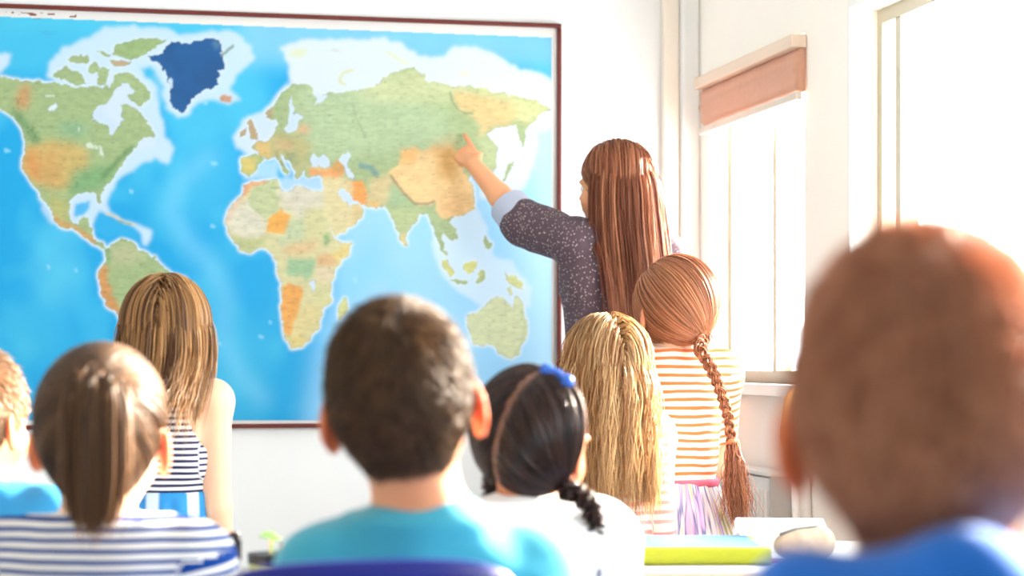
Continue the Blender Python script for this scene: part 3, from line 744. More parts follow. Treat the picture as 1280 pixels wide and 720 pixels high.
def hand_prims(F, wrist, along, thumb, size, curl=(.35, .5, .4), point=False, spread=.08, side=1):
    """palm and five fingers. along: direction of the fingers; thumb: side the thumb is on. Fingers curl towards -normal."""
    Y = np.array(along, float); Y /= np.linalg.norm(Y)
    Xv = np.array(thumb, float); Xv -= Y * (Xv @ Y); Xv /= np.linalg.norm(Xv)
    Z = np.cross(Xv, Y) * side           # back of the hand (side -1 for a right hand)
    w = np.array(wrist, float); S = size
    Pm = np.stack([Xv, Y, Z], 1)
    F.op(ell(np.array([0, .25, 0]) * S, np.array([.19, .26, .085]) * S, X=(Pm, w)), .012)
    F.op(cone(w, w + Y * .12 * S, .10 * S, .105 * S), .012)
    lens = [(.17, .15, .42, .0), (.06, .17, .46, .0), (-.05, .16, .44, 0), (-.145, .13, .36, 0)]
    for i, (x, _, L, _) in enumerate(lens):
        c = curl
        if point and i == 0: c = (.06, .10, .06)
        p = w + (Xv * x + Y * (.44 - .03 * abs(i - 1))) * S
        d = Y + Xv * spread * (1.5 - i) * .8; d /= np.linalg.norm(d)
        n = Z
        ang = 0; r = .050 * S
        F.op(cone(p - d * .12 * S, p, r, r), .006)
        for k, fr in enumerate((.45, .30, .25)):
            ang += c[k]
            dd = d * math.cos(ang) - n * math.sin(ang)
            q = p + dd * L * fr * S
            r2 = r * (.92 if k < 2 else .80)
            F.op(cone(p, q, r, r2), .0035); p = q; r = r2
    p = w + (Xv * .13 + Y * .10) * S
    d1 = Y * .62 + Xv * .75 - Z * .25; d2 = Y * .92 + Xv * .28 - Z * .35
    if point: d1 = Y * .75 + Xv * .35 - Z * .6; d2 = Y * .8 - Xv * .25 - Z * .5
    q = p + d1 / np.linalg.norm(d1) * .20 * S; F.op(cone(p, q, .085 * S, .064 * S), .01)
    t = q + d2 / np.linalg.norm(d2) * .15 * S; F.op(cone(q, t, .064 * S, .056 * S), .004)
    u = t + d2 / np.linalg.norm(d2) * .11 * S; F.op(cone(t, u, .056 * S, .044 * S), .004)

def tube_strands(name, P, r, m, parent, hv=None, taper=.25, sides=3, flatn=None):
    """P (n, k, 3) polylines -> one mesh of thin hair tubes; r scalar or (n,)."""
    P = np.asarray(P, float); n, k, _ = P.shape
    T = np.gradient(P, axis=1); T /= np.maximum(np.linalg.norm(T, axis=2, keepdims=True), 1e-9)
    ref = RNG.normal(size=(n, 1, 3)); ref /= np.linalg.norm(ref, axis=2, keepdims=True)
    A = np.cross(T, ref); A /= np.maximum(np.linalg.norm(A, axis=2, keepdims=True), 1e-9); B = np.cross(T, A)
    w = np.linspace(0, 1, k)[None, :]
    rr = np.broadcast_to(np.asarray(r, float).reshape(-1, 1), (n, 1)) * (1 - (1 - taper) * w ** 2.2)
    V = []
    for q in range(sides):
        a = 2 * PI * q / sides
        V.append(P + (A * math.cos(a) + B * math.sin(a)) * rr[..., None])
    V = np.stack(V, 2)                                  # n,k,sides,3
    base = (np.arange(n)[:, None, None] * k + np.arange(k)[None, :, None]) * sides + np.arange(sides)[None, None, :]
    a0 = base[:, :-1]; a1 = base[:, 1:]
    F = np.stack([a0, np.roll(a0, -1, 2), np.roll(a1, -1, 2), a1], -1).reshape(-1, 4)
    if hv is None: hv = RNG.random(n)
    H = np.repeat(hv, k * sides); L = np.tile(np.repeat(np.linspace(0, 1, k), sides), n)
    return mesh_np(name, V.reshape(-1, 3), F, m, parent, attrs={'hv': H, 'hl': L})

def hair_mat(name, dark, light, tip=None, rough=.42, translucent=.22, bias=0.5):
    """hair colour varies from strand to strand and towards the tips."""
    m = bpy.data.materials.new(name); m.use_nodes = True
    nt = m.node_tree; b = nt.nodes['Principled BSDF']; L = nt.links.new
    a = nt.nodes.new('ShaderNodeAttribute'); a.attribute_name = 'hv'
    cr = nt.nodes.new('ShaderNodeValToRGB'); cr.color_ramp.elements[0].color = dark; cr.color_ramp.elements[1].color = light
    cr.color_ramp.elements[0].position = max(0, bias - .4); cr.color_ramp.elements[1].position = min(1, bias + .45)
    L(a.outputs['Fac'], cr.inputs['Fac'])
    a2 = nt.nodes.new('ShaderNodeAttribute'); a2.attribute_name = 'hl'
    mx = nt.nodes.new('ShaderNodeMix'); mx.data_type = 'RGBA'
    mu = nt.nodes.new('ShaderNodeMath'); mu.operation = 'MULTIPLY'; mu.inputs[1].default_value = .55 if tip else 0
    L(a2.outputs['Fac'], mu.inputs[0]); L(mu.outputs[0], mx.inputs['Factor'])
    L(cr.outputs['Color'], mx.inputs['A']); mx.inputs['B'].default_value = tip or light
    L(mx.outputs['Result'], b.inputs['Base Color'])
    b.inputs['Roughness'].default_value = rough; b.inputs['Specular IOR Level'].default_value = .5
    tr = nt.nodes.new('ShaderNodeBsdfTranslucent'); L(mx.outputs['Result'], tr.inputs['Color'])
    ms = nt.nodes.new('ShaderNodeMixShader'); ms.inputs[0].default_value = translucent
    L(b.outputs[0], ms.inputs[1]); L(tr.outputs[0], ms.inputs[2]); L(ms.outputs[0], nt.nodes['Material Output'].inputs['Surface'])
    return m

def march(P0, D0, colliders, length, n, gravity=.25, ds_jit=0.0, wave=0.0, wavef=30., curl_z=0.0):
    """hair paths: start along D0, fall under gravity, slide over the colliders (function lists)."""
    P = P0.copy(); D = D0.copy(); out = [P.copy()]
    ds = (length / n)[:, None]
    ph = RNG.random(len(P)) * 6.28; g = np.array([0, 0, -1.0])
    for i in range(n):
        D = D * (1 - gravity) + g * gravity
        D /= np.linalg.norm(D, axis=1, keepdims=True)
        Q = P + D * ds
        for c in colliders: Q = c(Q)
        D = (Q - P); D /= np.maximum(np.linalg.norm(D, axis=1, keepdims=True), 1e-9)
        P = Q; out.append(P.copy())
    W = np.stack(out, 1)
    if wave:
        s = np.linspace(0, 1, n + 1)[None, :]
        k = np.minimum(s * 3, 1)
        W[..., 0] += wave * k * np.sin(wavef * s + ph[:, None]); W[..., 1] += wave * .7 * k * np.cos(wavef * s * .9 + ph[:, None])
    return W

def col_ell(c, r, X, off, stick=None):
    """pushes points out of an ellipsoid inflated per strand by off (n,)."""
    c = np.array(c, float); r = np.array(r, float)
    def f(Q):
        q = (Q - X[1]) @ X[0] - c
        R = r[None, :] + off[:, None]
        k = np.linalg.norm(q / R, axis=1)
        m = k < 1
        if stick is not None: m = m | ((q[:, 2] > stick) & (k < 1.35))
        q = np.where(m[:, None], q / np.maximum(k, 1e-6)[:, None], q)
        return (q + c) @ X[0].T + X[1]
    return f
def col_trunk(tab, off, dz=0.0, s=1.0, shoulder=None):
    T = np.array(tab, float)
    def f(Q):
        z = (Q[:, 2] - dz) / s
        rx = np.interp(z, T[:, 0], T[:, 1]) * s + off; ry = np.interp(z, T[:, 0], T[:, 2]) * s + off; cy = np.interp(z, T[:, 0], T[:, 3]) * s
        k = (np.abs(Q[:, 0] / rx) ** 2.4 + np.abs((Q[:, 1] - cy) / ry) ** 2.4) ** (1 / 2.4)
        ins = (k < 1) & (z < T[-1, 0]) & (z > T[0, 0])
        # hair lies on the back: push out along y only, on the side it is on
        x = np.clip(np.abs(Q[:, 0] / rx), 0, .995)
        yy = ry * (1 - x ** 2.4) ** (1 / 2.4)
        sg = np.where(Q[:, 1] > cy + .02, 1, -1)
        Q = Q.copy(); Q[:, 1] = np.where(ins, cy + sg * yy, Q[:, 1]); return Q
    return f
# ------------------------------------------------------------------ a whole person from a specification
CR_C = np.array([0, -.012, .030]); CR_R = np.array([.0745, .088, .087])
def hair_region(q):
    """q: head-local unit coordinates (n,3) -> bool, where hair grows."""
    line = np.interp(q[:, 1], [-.10, -.045, -.026, -.012, .015, .034, .052, .09], [-.072, -.064, -.045, .004, .012, .020, .058, .076])
    ear = (np.abs(q[:, 0]) > .0765) & (q[:, 2] < .028) & (q[:, 1] > -.035)
    return (q[:, 2] > line) & ~ear & (q[:, 2] > -.08) & (np.linalg.norm(q, axis=1) < .15)

def sample_roots(V, F, X, s, n, cond=None):
    cen = V[F].mean(1); q = (cen - X[1]) @ X[0] / s
    m = hair_region(q)
    if cond is not None: m &= cond(q)
    Fi = F[m]
    A, B, C, D = (V[Fi[:, k]] for k in range(4))
    N = np.cross(C - A, D - B); ar = np.linalg.norm(N, axis=1); N /= np.maximum(ar, 1e-12)[:, None]
    pick = RNG.choice(len(Fi), n, p=ar / ar.sum())
    a = RNG.random((n, 1)); b = RNG.random((n, 1))
    P = (A[pick] * (1 - a) + B[pick] * a) * (1 - b) + (D[pick] * (1 - a) + C[pick] * a) * b
    return P, N[pick], (P - X[1]) @ X[0] / s

def unit(v): return v / np.maximum(np.linalg.norm(v, axis=-1, keepdims=True), 1e-9)

def gather(P, q, X, s, tie, n, lift):
    """strands combed over the skull from their roots to the tie (head-local unit point)."""
    a = unit((q - CR_C) / CR_R); ra = np.linalg.norm((q - CR_C) / CR_R, axis=1, keepdims=True)
    tv = (np.array(tie) - CR_C) / CR_R; rt = np.linalg.norm(tv); b = np.broadcast_to(unit(tv), a.shape)
    om = np.arccos(np.clip((a * b).sum(1), -.9999, .9999))[:, None]
    out = []
    for i in range(n + 1):
        t = i / n
        d = (np.sin((1 - t) * om) * a + np.sin(t * om) * b) / np.sin(om)
        bump = lift[:, None] * math.sin(PI * min(1, t * 1.0)) ** .6
        r = ra * (1 - t) + rt * t + bump / .085
        r = np.maximum(r, 1.0 + (.006 + lift[:, None] * .6) / .085 * min(1, 6 * t) * (1 if t < .85 else 1))
        out.append(((d * r) * CR_R + CR_C) * s @ X[0].T + X[1])
    return np.stack(out, 1)

def short_hair(V, F, X, s, n, L, part, mtl, parent, thick=.0007, whorl=(.012, -.06, .10), tuft=None):
    P, N, q = sample_roots(V, F, X, s, n)
    w = np.array(whorl)
    fl = q - w; fl[:, 2] *= 1.0
    flow = fl @ X[0].T
    sw = np.cross(N, flow) * .35                                # the hair spirals out of the whorl
    flow = flow + sw * np.clip(1 - np.linalg.norm(fl, axis=1) / .09, 0, 1)[:, None]
    flow -= N * (flow * N).sum(1)[:, None]; flow = unit(flow)
    flow = unit(flow + RNG.normal(size=P.shape) * .16)
    Ls = L * (.35 + .65 * np.clip((q[:, 2] + .05) / .09, 0, 1)) * RNG.uniform(.7, 1.25, n)
    if tuft is not None: Ls = Ls * (1 + 1.0 * np.exp(-((q - np.array(tuft)) ** 2).sum(1) / .03 ** 2))
    k = 5; t = np.linspace(0, 1, k + 1)[None, :, None]
    R = .085 * s
    ll = Ls[:, None, None] * t
    lift = RNG.uniform(.14, .42, n)[:, None, None]
    W = P[:, None] + flow[:, None] * ll + N[:, None] * (lift * ll * (1 - .5 * t) - ll ** 2 / (2 * R) * .9)
    clump = .5 + .5 * np.sin(q[:, 0] * 140 + 3 * np.sin(q[:, 2] * 60)) * np.sin(q[:, 2] * 90 + q[:, 1] * 70)
    hv = np.clip(RNG.random(n) * .7 + clump * .3, 0, 1)
    return tube_strands('hair', W, thick, mtl, parent, hv=hv, taper=.3)

def braid_strands(path, r, turns, n_lobe=42, r_strand=.0011, k=90, endr=.75):
    """three plaited locks wound about a path; returns (n,k,3)."""
    path = np.array(path, float); seg = np.linalg.norm(np.diff(path, axis=0), axis=1); cum = np.r_[0, np.cumsum(seg)] / seg.sum()
    t = np.linspace(0, 1, k)
    # smooth the path
    C = np.stack([np.interp(t, cum, path[:, i]) for i in range(3)], 1)
    for _ in range(14): C[1:-1] = (C[:-2] + C[1:-1] * 2 + C[2:]) / 4
    T = unit(np.gradient(C, axis=0)); side = unit(np.cross(T, np.array([0, -1., 0.15]))); back = unit(np.cross(side, T))
    out = []
    for l in range(3):
        ph = 2 * PI * (turns * t + l / 3)
        sc = r * (1 - (1 - endr) * t)
        c = C + side * (np.sin(ph) * sc * .62)[:, None] + back * (np.sin(2 * ph) * sc * .42)[:, None]
        a = RNG.random(n_lobe) * 2 * PI; rr = np.sqrt(RNG.random(n_lobe)) * .60
        for i in range(n_lobe):
            tw = a[i] + 2.0 * PI * t * 1.2
            out.append(c + side * (np.cos(tw) * rr[i] * sc * .9)[:, None] + back * (np.sin(tw) * rr[i] * sc * .9)[:, None])
    return np.stack(out, 0)

def fan_tail(p, d, n, length, r, spread=.4, k=14, gravity=.35, wave=0):
    P0 = np.array(p)[None, :] + RNG.normal(size=(n, 3)) * r * .5
    D0 = unit(np.array(d)[None, :] + RNG.normal(size=(n, 3)) * spread)
    return march(P0, D0, [], length * RNG.uniform(.75, 1.1, n), k, gravity=gravity, wave=wave)

def make_person(label, group, loc, rz, sk, s, dz, head, arms, sit, skin, iris, h=.0045, shrug=0.0, wid=1.0, spread=1.0, reach=None, fine=None, seat_z=None, hoff=(0, 0), hsc=1.0):
    """returns a dict with the root, the body mesh data and the frames clothes and hair need."""
    root = thing('person', label, 'person', loc, rz, group)
    sk = dict(sk)
    if wid != 1.0:
        sk['sh'] = (sk['sh'][0] * wid,) + tuple(sk['sh'][1:]); sk['trunk'] = [(z, a * wid, b, c) for (z, a, b, c) in sk['trunk']]
    if shrug:
        sh = sk['sh']; sk['sh'] = (sh[0], sh[1], sh[2] + shrug)
        sk['trunk'] = [(z + shrug * max(0, min(1, (z - sk['trunk'][3][0]) / (sh[2] - sk['trunk'][3][0]))), a, b, c) for (z, a, b, c) in sk['trunk']]
    tr = [(z * s + dz, a * s, b * s, c * s) for (z, a, b, c) in sk['trunk']]
    g = lambda p: np.array([p[0] * s, p[1] * s, p[2] * s + dz])
    R = rotm(*head); nb = g((sk['head'][0] + hoff[0], sk['head'][1] - .012 + hoff[1], sk['head'][2] - .085))
    X = (R, nb + R @ np.array([0, .012 * s, .085 * s])); hs = sk['hs'] * s * hsc
    arms_w = {}
    for sx, a in zip((-1, 1), arms):
        S_ = g((sk['sh'][0] * sx, sk['sh'][1], sk['sh'][2]))
        if a == 'hang':
            E_ = S_ + np.array([sx * .030, -.015, -.99]) * sk['ua'] * s * np.array([1.4, 1, 1]); Wr = E_ + unit(np.array([sx * .03, .16, -.98])) * sk['fa'] * s
            al = np.array([0, .08, -1]); th = np.array([0, 1., 0])
        elif a == 'lap':
            E_ = S_ + unit(np.array([sx * .16, .10, -.95])) * sk['ua'] * s; Wr = E_ + unit(np.array([-sx * .30, .86, -.12])) * sk['fa'] * s
            al = np.array([-sx * .35, .9, -.18]); th = np.array([-sx, -.1, .1])
        elif a == 'front':
            E_ = S_ + unit(np.array([sx * .02, .30, -.95])) * sk['ua'] * s; Wr = E_ + unit(np.array([-sx * .42, .85, -.05])) * sk['fa'] * s
            al = np.array([-sx * .6, .8, .0]); th = np.array([-sx * .2, -.1, 1.])
        elif a == 'desk':
            E_ = S_ + unit(np.array([sx * .22, .42, -.85])) * sk['ua'] * s; Wr = E_ + unit(np.array([-sx * .40, .86, .10])) * sk['fa'] * s
            al = np.array([-sx * .45, .9, -.1]); th = np.array([-sx, -.1, .1])
        else: S2, E_, Wr, al, th = a; S_ = S_ if S2 is None else S2
        arms_w[sx] = (S_, E_, Wr, al, th)
    legs = {}
    for sx in (-1, 1):
        H = g((sk['hip'][0] * sx, 0, sk['hip'][2]))
        if sit:
            K = np.array([sx * .078 * s * spread, .315 * s, seat_z + .052 * s]); A = np.array([sx * .085 * s * spread, .335 * s, .065])
            H = np.array([H[0], .01, seat_z + .070 * s])
        else:
            K = np.array([sx * (sk['hip'][0] + .004) * s, .012, sk['knee'] * s]); A = np.array([sx * (sk['hip'][0] + .004) * s, -.012, sk['ank'] * s])
        legs[sx] = (H, K, A)
    pts = [q for v in arms_w.values() for q in v[:3]] + [q for v in legs.values() for q in v] + [X[1]]
    pts = np.array(pts); lo = pts.min(0) - .13 * max(1, s); hi = pts.max(0) + .13 * max(1, s); lo[2] = 0; hi[2] = X[1][2] + .15 * hs
    for v in arms_w.values():
        hlen = .16 * s
        tip = v[2] + unit(np.array(v[3], float)) * hlen; lo = np.minimum(lo, tip - .05); hi = np.maximum(hi, tip + .05)
    lo[2] = max(lo[2], 0)
    F = Field(lo, hi, h, fine)
    adult = sk['neck'][0][2] > 1.2
    limbs = lambda F, inf, which, frac=1.0, cap=False: None
    F.op(lathe_z(tr), .02)
    n0, n1, r0, r1 = sk['neck']
    F.op(cone(g(n0), X[1] + R @ (np.array([0, -.014, -.03]) * hs), r0 * s, r1 * s), .02 * s)
    for sx in (-1, 1):
        S_, E_, Wr, al, th = arms_w[sx]
        F.op(cone(g((0, -.016, sk['neck'][0][2] + .012)), S_ + np.array([-sx * .02, 0, .004]) * s, .036 * s, sk['shr'] * .86 * s), .03 * s)
        F.op(cone(S_ - np.array([sx * .05 * s, 0, .01]), S_, sk['shr'] * s * .9, sk['shr'] * s), .03 * s)
        F.op(cone(S_, E_, sk['uar'][0] * s, sk['uar'][1] * s), .02 * s)
        F.op(cone(E_, E_ + (Wr - E_) * .45, sk['far'][0] * s * 1.04, sk['far'][0] * s * .95), .012 * s)
        F.op(cone(E_ + (Wr - E_) * .4, Wr, sk['far'][0] * s * .95, sk['far'][1] * s), .012 * s)
        H, K, A = legs[sx]
        F.op(cone(H, K, sk['thr'][0] * s, sk['thr'][1] * s), .02 * s)
        F.op(cone(K, K + (A - K) * .4 + np.array([0, -.008 * s, 0]), sk['thr'][1] * s * .96, sk['shk'][0] * s), .015 * s)
        F.op(cone(K + (A - K) * .35 + np.array([0, -.008 * s, 0]), A, sk['shk'][0] * s, sk['shk'][1] * s), .015 * s)
        F.op(ell(A + np.array([0, .055 * s, -A[2] + .032]), np.array([.030 * s, .085 * s, .022])), .02)
        hl = (.168 if adult else .155) * s
        pt = reach == sx
        hand_prims(F, Wr, al, th, hl, curl=(.9, 1.35, .9) if pt else (.30, .42, .35), point=pt, side=-1 if sx > 0 else 1)
    head_prims(F, X, hs)
    V, Q = F.mesh()
    q = (V - X[1]) @ X[0] / hs
    col = np.tile(np.array(skin[:3]), (len(V), 1))
    lip = np.exp(-(((q[:, 0]) / .017) ** 2 + ((q[:, 2] + .056) / .008) ** 2) ** 2) * (q[:, 1] > .07)
    col = col * (1 - lip[:, None] * .7) + np.array(srgb(190, 92, 84)[:3]) * lip[:, None] * .7
    ear = ((np.abs(q[:, 0]) > .076) & (np.abs(q[:, 2] + .006) < .05) & (np.abs(q[:, 1]) < .05)).astype(float)
    chk = np.exp(-((np.abs(q[:, 0]) - .038) / .018) ** 2 - ((q[:, 2] + .03) / .02) ** 2) * (q[:, 1] > .04)
    red = np.clip(ear * .8 + chk * .25, 0, 1)[:, None]  # cheek blush; ears: natural redness plus a backlit glow painted into the skin
    col = col * (1 - red) + col * np.array([1.05, .60, .45]) * red
    brow = ((np.abs(q[:, 2] - (.021 + .05 * (.03 - np.abs(q[:, 0])) * 0)) < .0035) & (np.abs(np.abs(q[:, 0]) - .029) < .015) & (q[:, 1] > .06)).astype(float)
    near = np.linalg.norm(q, axis=1) < .16
    col = np.where(near[:, None], col, np.array(skin[:3])[None]); brow = brow * near
    return dict(root=root, V=V, F=Q, col=col, q=q, X=X, hs=hs, s=s, dz=dz, tr=tr, arms=arms_w, legs=legs, sk=sk, g=g, lo=lo, hi=hi, h=h, brow=brow, sit=sit)

def finish_body(p, scalp):
    m = hair_region(p['q']).astype(float)
    c = p['col'] * (1 - m[:, None]) + np.array(scalp[:3]) * m[:, None]
    b = p['brow'][:, None] * .75
    c = c * (1 - b) + np.array(scalp[:3]) * b
    p['body'] = mesh_np('body', p['V'], p['F'], M_skin, p['root'], colors={'c': c})
    eyes(p['root'], p['X'], p['hs'], (.10, .06, .03))

def arm_len_coord(p, V):
    """cloth coordinate in metres: height on the trunk, distance down the arm on the sleeves."""
    st = V[:, 2].copy(); w = np.zeros(len(V))
    for sx in (-1, 1):
        S_, E_, Wr, _, _ = p['arms'][sx]
        for a, b, base in ((S_, E_, 0.0), (E_, Wr, np.linalg.norm(E_ - S_))):
            L = np.linalg.norm(b - a); d = (b - a) / L; t = (V - a) @ d
            dist = np.linalg.norm(V - a - np.clip(t, 0, L)[:, None] * d, axis=1)
            on = (dist < .062 * p['s'] * 1.1) & (t > -.01) & (np.abs(V[:, 0]) > abs(S_[0]) - .012) & ((t < L) | (base > 0))
            st = np.where(on, S_[2] + .02 - base - np.clip(t, 0, L), st)
    return st

def top(p, name, mtl, hem, sleeve=.55, infl=.009, wr=.0022, seed=0, strap=None, extra=None, collar=.0, flare=0.0, h=.0045, neck_cut=0.0, label=None):
    s, g, sk = p['s'], p['g'], p['sk']
    lo = p['lo'].copy(); hi = p['hi'].copy(); lo[2] = hem - .02; hi[2] = p['X'][1][2] - .02 * s + (0 if extra is None else .05)
    lo -= .02; hi[:2] += .02; hi[2] += .01
    F = Field(lo, hi, h)
    tab = [(z, a + flare * max(0, (p['tr'][4][0] - z)), b + flare * max(0, (p['tr'][4][0] - z)), c) for (z, a, b, c) in p['tr']]
    if hem < tab[0][0]: tab = [(hem - .02, tab[0][1] * 1.02 + flare * .1, tab[0][2] * 1.02 + flare * .1, 0)] + tab
    F.op(lathe_z(tab, infl), .02)
    top_z = sk['neck'][0][2]
    for sx in (-1, 1):
        S_, E_, Wr, al, th = p['arms'][sx]
        if strap is None:
            F.op(cone(g((0, -.016, top_z + .010)), S_ + np.array([-sx * .02, 0, .004]) * s, .036 * s + infl, sk['shr'] * .86 * s + infl), .03 * s)
            F.op(cone(S_ - np.array([sx * .05 * s, 0, .01]), S_, sk['shr'] * s * .9 + infl, sk['shr'] * s + infl), .03 * s)
            f = min(1, sleeve)
            if sleeve > 0: F.op(cone(S_, S_ + (E_ - S_) * f, sk['uar'][0] * s + infl, (sk['uar'][0] + (sk['uar'][1] - sk['uar'][0]) * f) * s + infl * 1.25, cap=sleeve < 1), .02)
            if sleeve > 1:
                f = sleeve - 1
                F.op(cone(E_, E_ + (Wr - E_) * f, sk['far'][0] * s + infl, (sk['far'][0] + (sk['far'][1] - sk['far'][0]) * f) * s + infl, cap=True), .012)
        else:
            F.op(cone(g((strap * sx, -.050, sk['trunk'][4][0])), g((strap * .8 * sx, -.030, top_z + .002)), .030 * s, .019 * s + infl), .02)
            F.op(cone(g((strap * .8 * sx, -.030, top_z + .002)), g((strap * 1.1 * sx, .040, sk['trunk'][5][0])), .019 * s + infl, .03 * s), .02)
    if collar:
        c = g((0, -.012, top_z + .008 + .014))
        F.op(ell(c, np.array([(.056 + collar), (.052 + collar), .020]) * s), .012)
    if extra: extra(F, p)
    if neck_cut: F.op(ell(g((0, .01, top_z + .035)), np.array([.062 + neck_cut, .06 + neck_cut, .042]) * s), .006, 's')
    if strap is not None:
        for sx in (-1, 1):          # arm holes
            F.op(ell(g((sk['sh'][0] * 1.12 * sx, -.01, sk['sh'][2] - .004)), np.array([.052, .12, .10]) * s), .01, 's')
        F.op(ell(g((0, .0, top_z + .04)), np.array([.05, .2, .065]) * s), .01, 's')
    if wr: F.wrinkle(wr, seed=seed)
    F.cut(lambda x, y, z: hem - z + 0 * x + 0 * y)
    V, Q = F.mesh()
    o = mesh_np(name, V, Q, mtl, p['root'], attrs={'st': arm_len_coord(p, V)})
    if label: o['label'] = label
    return o

def skirt(p, name, mtl, waist, hem, flare=.10, pleats=14, amp=.008, h=.006, label=None):
    s = p['s']
    n = 160; rows = 26; V = []; F = []
    T = np.array(p['tr'])
    th = np.linspace(0, 2 * PI, n, endpoint=False)
    for layer, off in ((0, 0.0), (1, -.006)):
        for i in range(rows + 1):
            t = i / rows; z = waist + (hem - waist) * t
            rx = np.interp(max(z, T[0, 0]), T[:, 0], T[:, 1]) + .012 + off; ry = np.interp(max(z, T[0, 0]), T[:, 0], T[:, 2]) + .012 + off
            f = flare * t ** .8
            rr = 1 + 0 * th; rip = amp * t ** .7 * (np.sin(th * pleats) + .5 * np.sin(th * (pleats * 1.7) + 1))
            V.append(np.stack([(rx + f + rip) * np.cos(th), (ry + f + rip) * np.sin(th), np.full(n, z) + .006 * np.sin(th * 5) * t], 1))
    V = np.concatenate(V); m = rows + 1
    for layer in (0, 1):
        for i in range(rows):
            for k in range(n):
                a = (layer * m + i) * n; b = a + n
                q = (a + k, b + k, b + (k + 1) % n, a + (k + 1) % n)
                F.append(q if layer == 0 else q[::-1])
    for k in range(n):          # close hem and waist
        a = rows * n; b = (m + rows) * n; F.append((a + k, b + k, b + (k + 1) % n, a + (k + 1) % n))
        a = 0; b = m * n; F.append((a + (k + 1) % n, b + (k + 1) % n, b + k, a + k))
    o = mesh_np(name, V, F, mtl, p['root'], attrs={'ang': np.tile(th, 2 * m), 'dn': np.tile(np.repeat(np.linspace(0, 1, m), n), 2)})
    if label: o['label'] = label
    return o

def trousers(p, name, mtl, waist, length=1.0, infl=.008, h=.006):
    s, sk = p['s'], p['sk']
    lo = p['lo'] - .01; hi = p['hi'] + .01; lo[2] = 0; hi[2] = waist + .03
    F = Field(lo, hi, h)
    tab = [r for r in p['tr'] if r[0] < waist + .05]
    F.op(lathe_z(tab, infl - .003), .02)
    for sx in (-1, 1):
        H, K, A = p['legs'][sx]
        F.op(cone(H, K, sk['thr'][0] * s + infl * .6, sk['thr'][1] * s + infl), .03)
        f = length
        F.op(cone(K, K + (A - K) * f, sk['thr'][1] * s * .96 + infl, sk['shk'][1] * s + infl * 1.6, cap=True), .015)
    F.wrinkle(.0018, seed=3)
    F.cut(lambda x, y, z: z - waist + 0 * x + 0 * y)
    if p['sit']: pass
    V, Q = F.mesh()
    return mesh_np(name, V, Q, mtl, p['root'])

def shoes(p, mtl, sole):
    s = p['s']
    for sx in (-1, 1):
        H, K, A = p['legs'][sx]
        F = Field([A[0] - .07, A[1] - .10, .0], [A[0] + .07, A[1] + .22, .14], .004)
        F.op(ell(A + np.array([0, .055 * s, -A[2] + .038]), np.array([.040 * s, .105 * s, .030])), .02)
        F.op(cone((A[0], A[1], .04), (A[0], A[1] - .002, .085), .038 * s, .036 * s, cap=True), .02)
        F.cut(lambda x, y, z: .012 - z + 0 * x + 0 * y)
        V, Q = F.mesh(); sh = mesh_np('shoe', V, Q, mtl, p['root'])
        F = Field([A[0] - .07, A[1] - .10, -.004], [A[0] + .07, A[1] + .22, .05], .004)
        F.op(ell(A + np.array([0, .055 * s, -A[2] + .012]), np.array([.043 * s, .110 * s, .05])), .02)
        F.cut(lambda x, y, z: np.maximum(.002 - z, z - .016) + 0 * x + 0 * y)
        V, Q = F.mesh(); mesh_np('sole', V, Q, sole, sh)

def stripe_mat(name, base, stripe, period, duty=.42, rough=.8, soft=.06, phase=0.0, wob=.002, wobs=9.0, fade=None):
    m = bpy.data.materials.new(name); m.use_nodes = True
    nt = m.node_tree; L = nt.links.new; b = nt.nodes['Principled BSDF']
    a = nt.nodes.new('ShaderNodeAttribute'); a.attribute_name = 'st'
    tc = nt.nodes.new('ShaderNodeTexCoord'); nz = nt.nodes.new('ShaderNodeTexNoise'); nz.inputs['Scale'].default_value = wobs
    L(tc.outputs['Object'], nz.inputs['Vector'])
    def math_(op, x, y=None):
        n = nt.nodes.new('ShaderNodeMath'); n.operation = op
        for i, v in enumerate((x, y)):
            if v is None: continue
            if isinstance(v, (int, float)): n.inputs[i].default_value = v
            else: L(v, n.inputs[i])
        return n.outputs[0]
    w = math_('MULTIPLY', math_('SUBTRACT', nz.outputs['Fac'], .5), wob * 2)
    v = math_('DIVIDE', math_('ADD', math_('ADD', a.outputs['Fac'], w), phase + 10 * period), period)
    f = math_('FRACT', v)
    tri = math_('ABSOLUTE', math_('SUBTRACT', f, .5))          # 0 in the middle of the stripe
    mr = nt.nodes.new('ShaderNodeMapRange'); mr.inputs['From Min'].default_value = duty / 2 - soft; mr.inputs['From Max'].default_value = duty / 2 + soft
    L(tri, mr.inputs['Value'])
    mx = nt.nodes.new('ShaderNodeMix'); mx.data_type = 'RGBA'
    mx.inputs['A'].default_value = stripe; mx.inputs['B'].default_value = base
    L(mr.outputs[0], mx.inputs['Factor']); L(mx.outputs['Result'], b.inputs['Base Color'])
    b.inputs['Roughness'].default_value = rough; b.inputs['Specular IOR Level'].default_value = .2
    return m
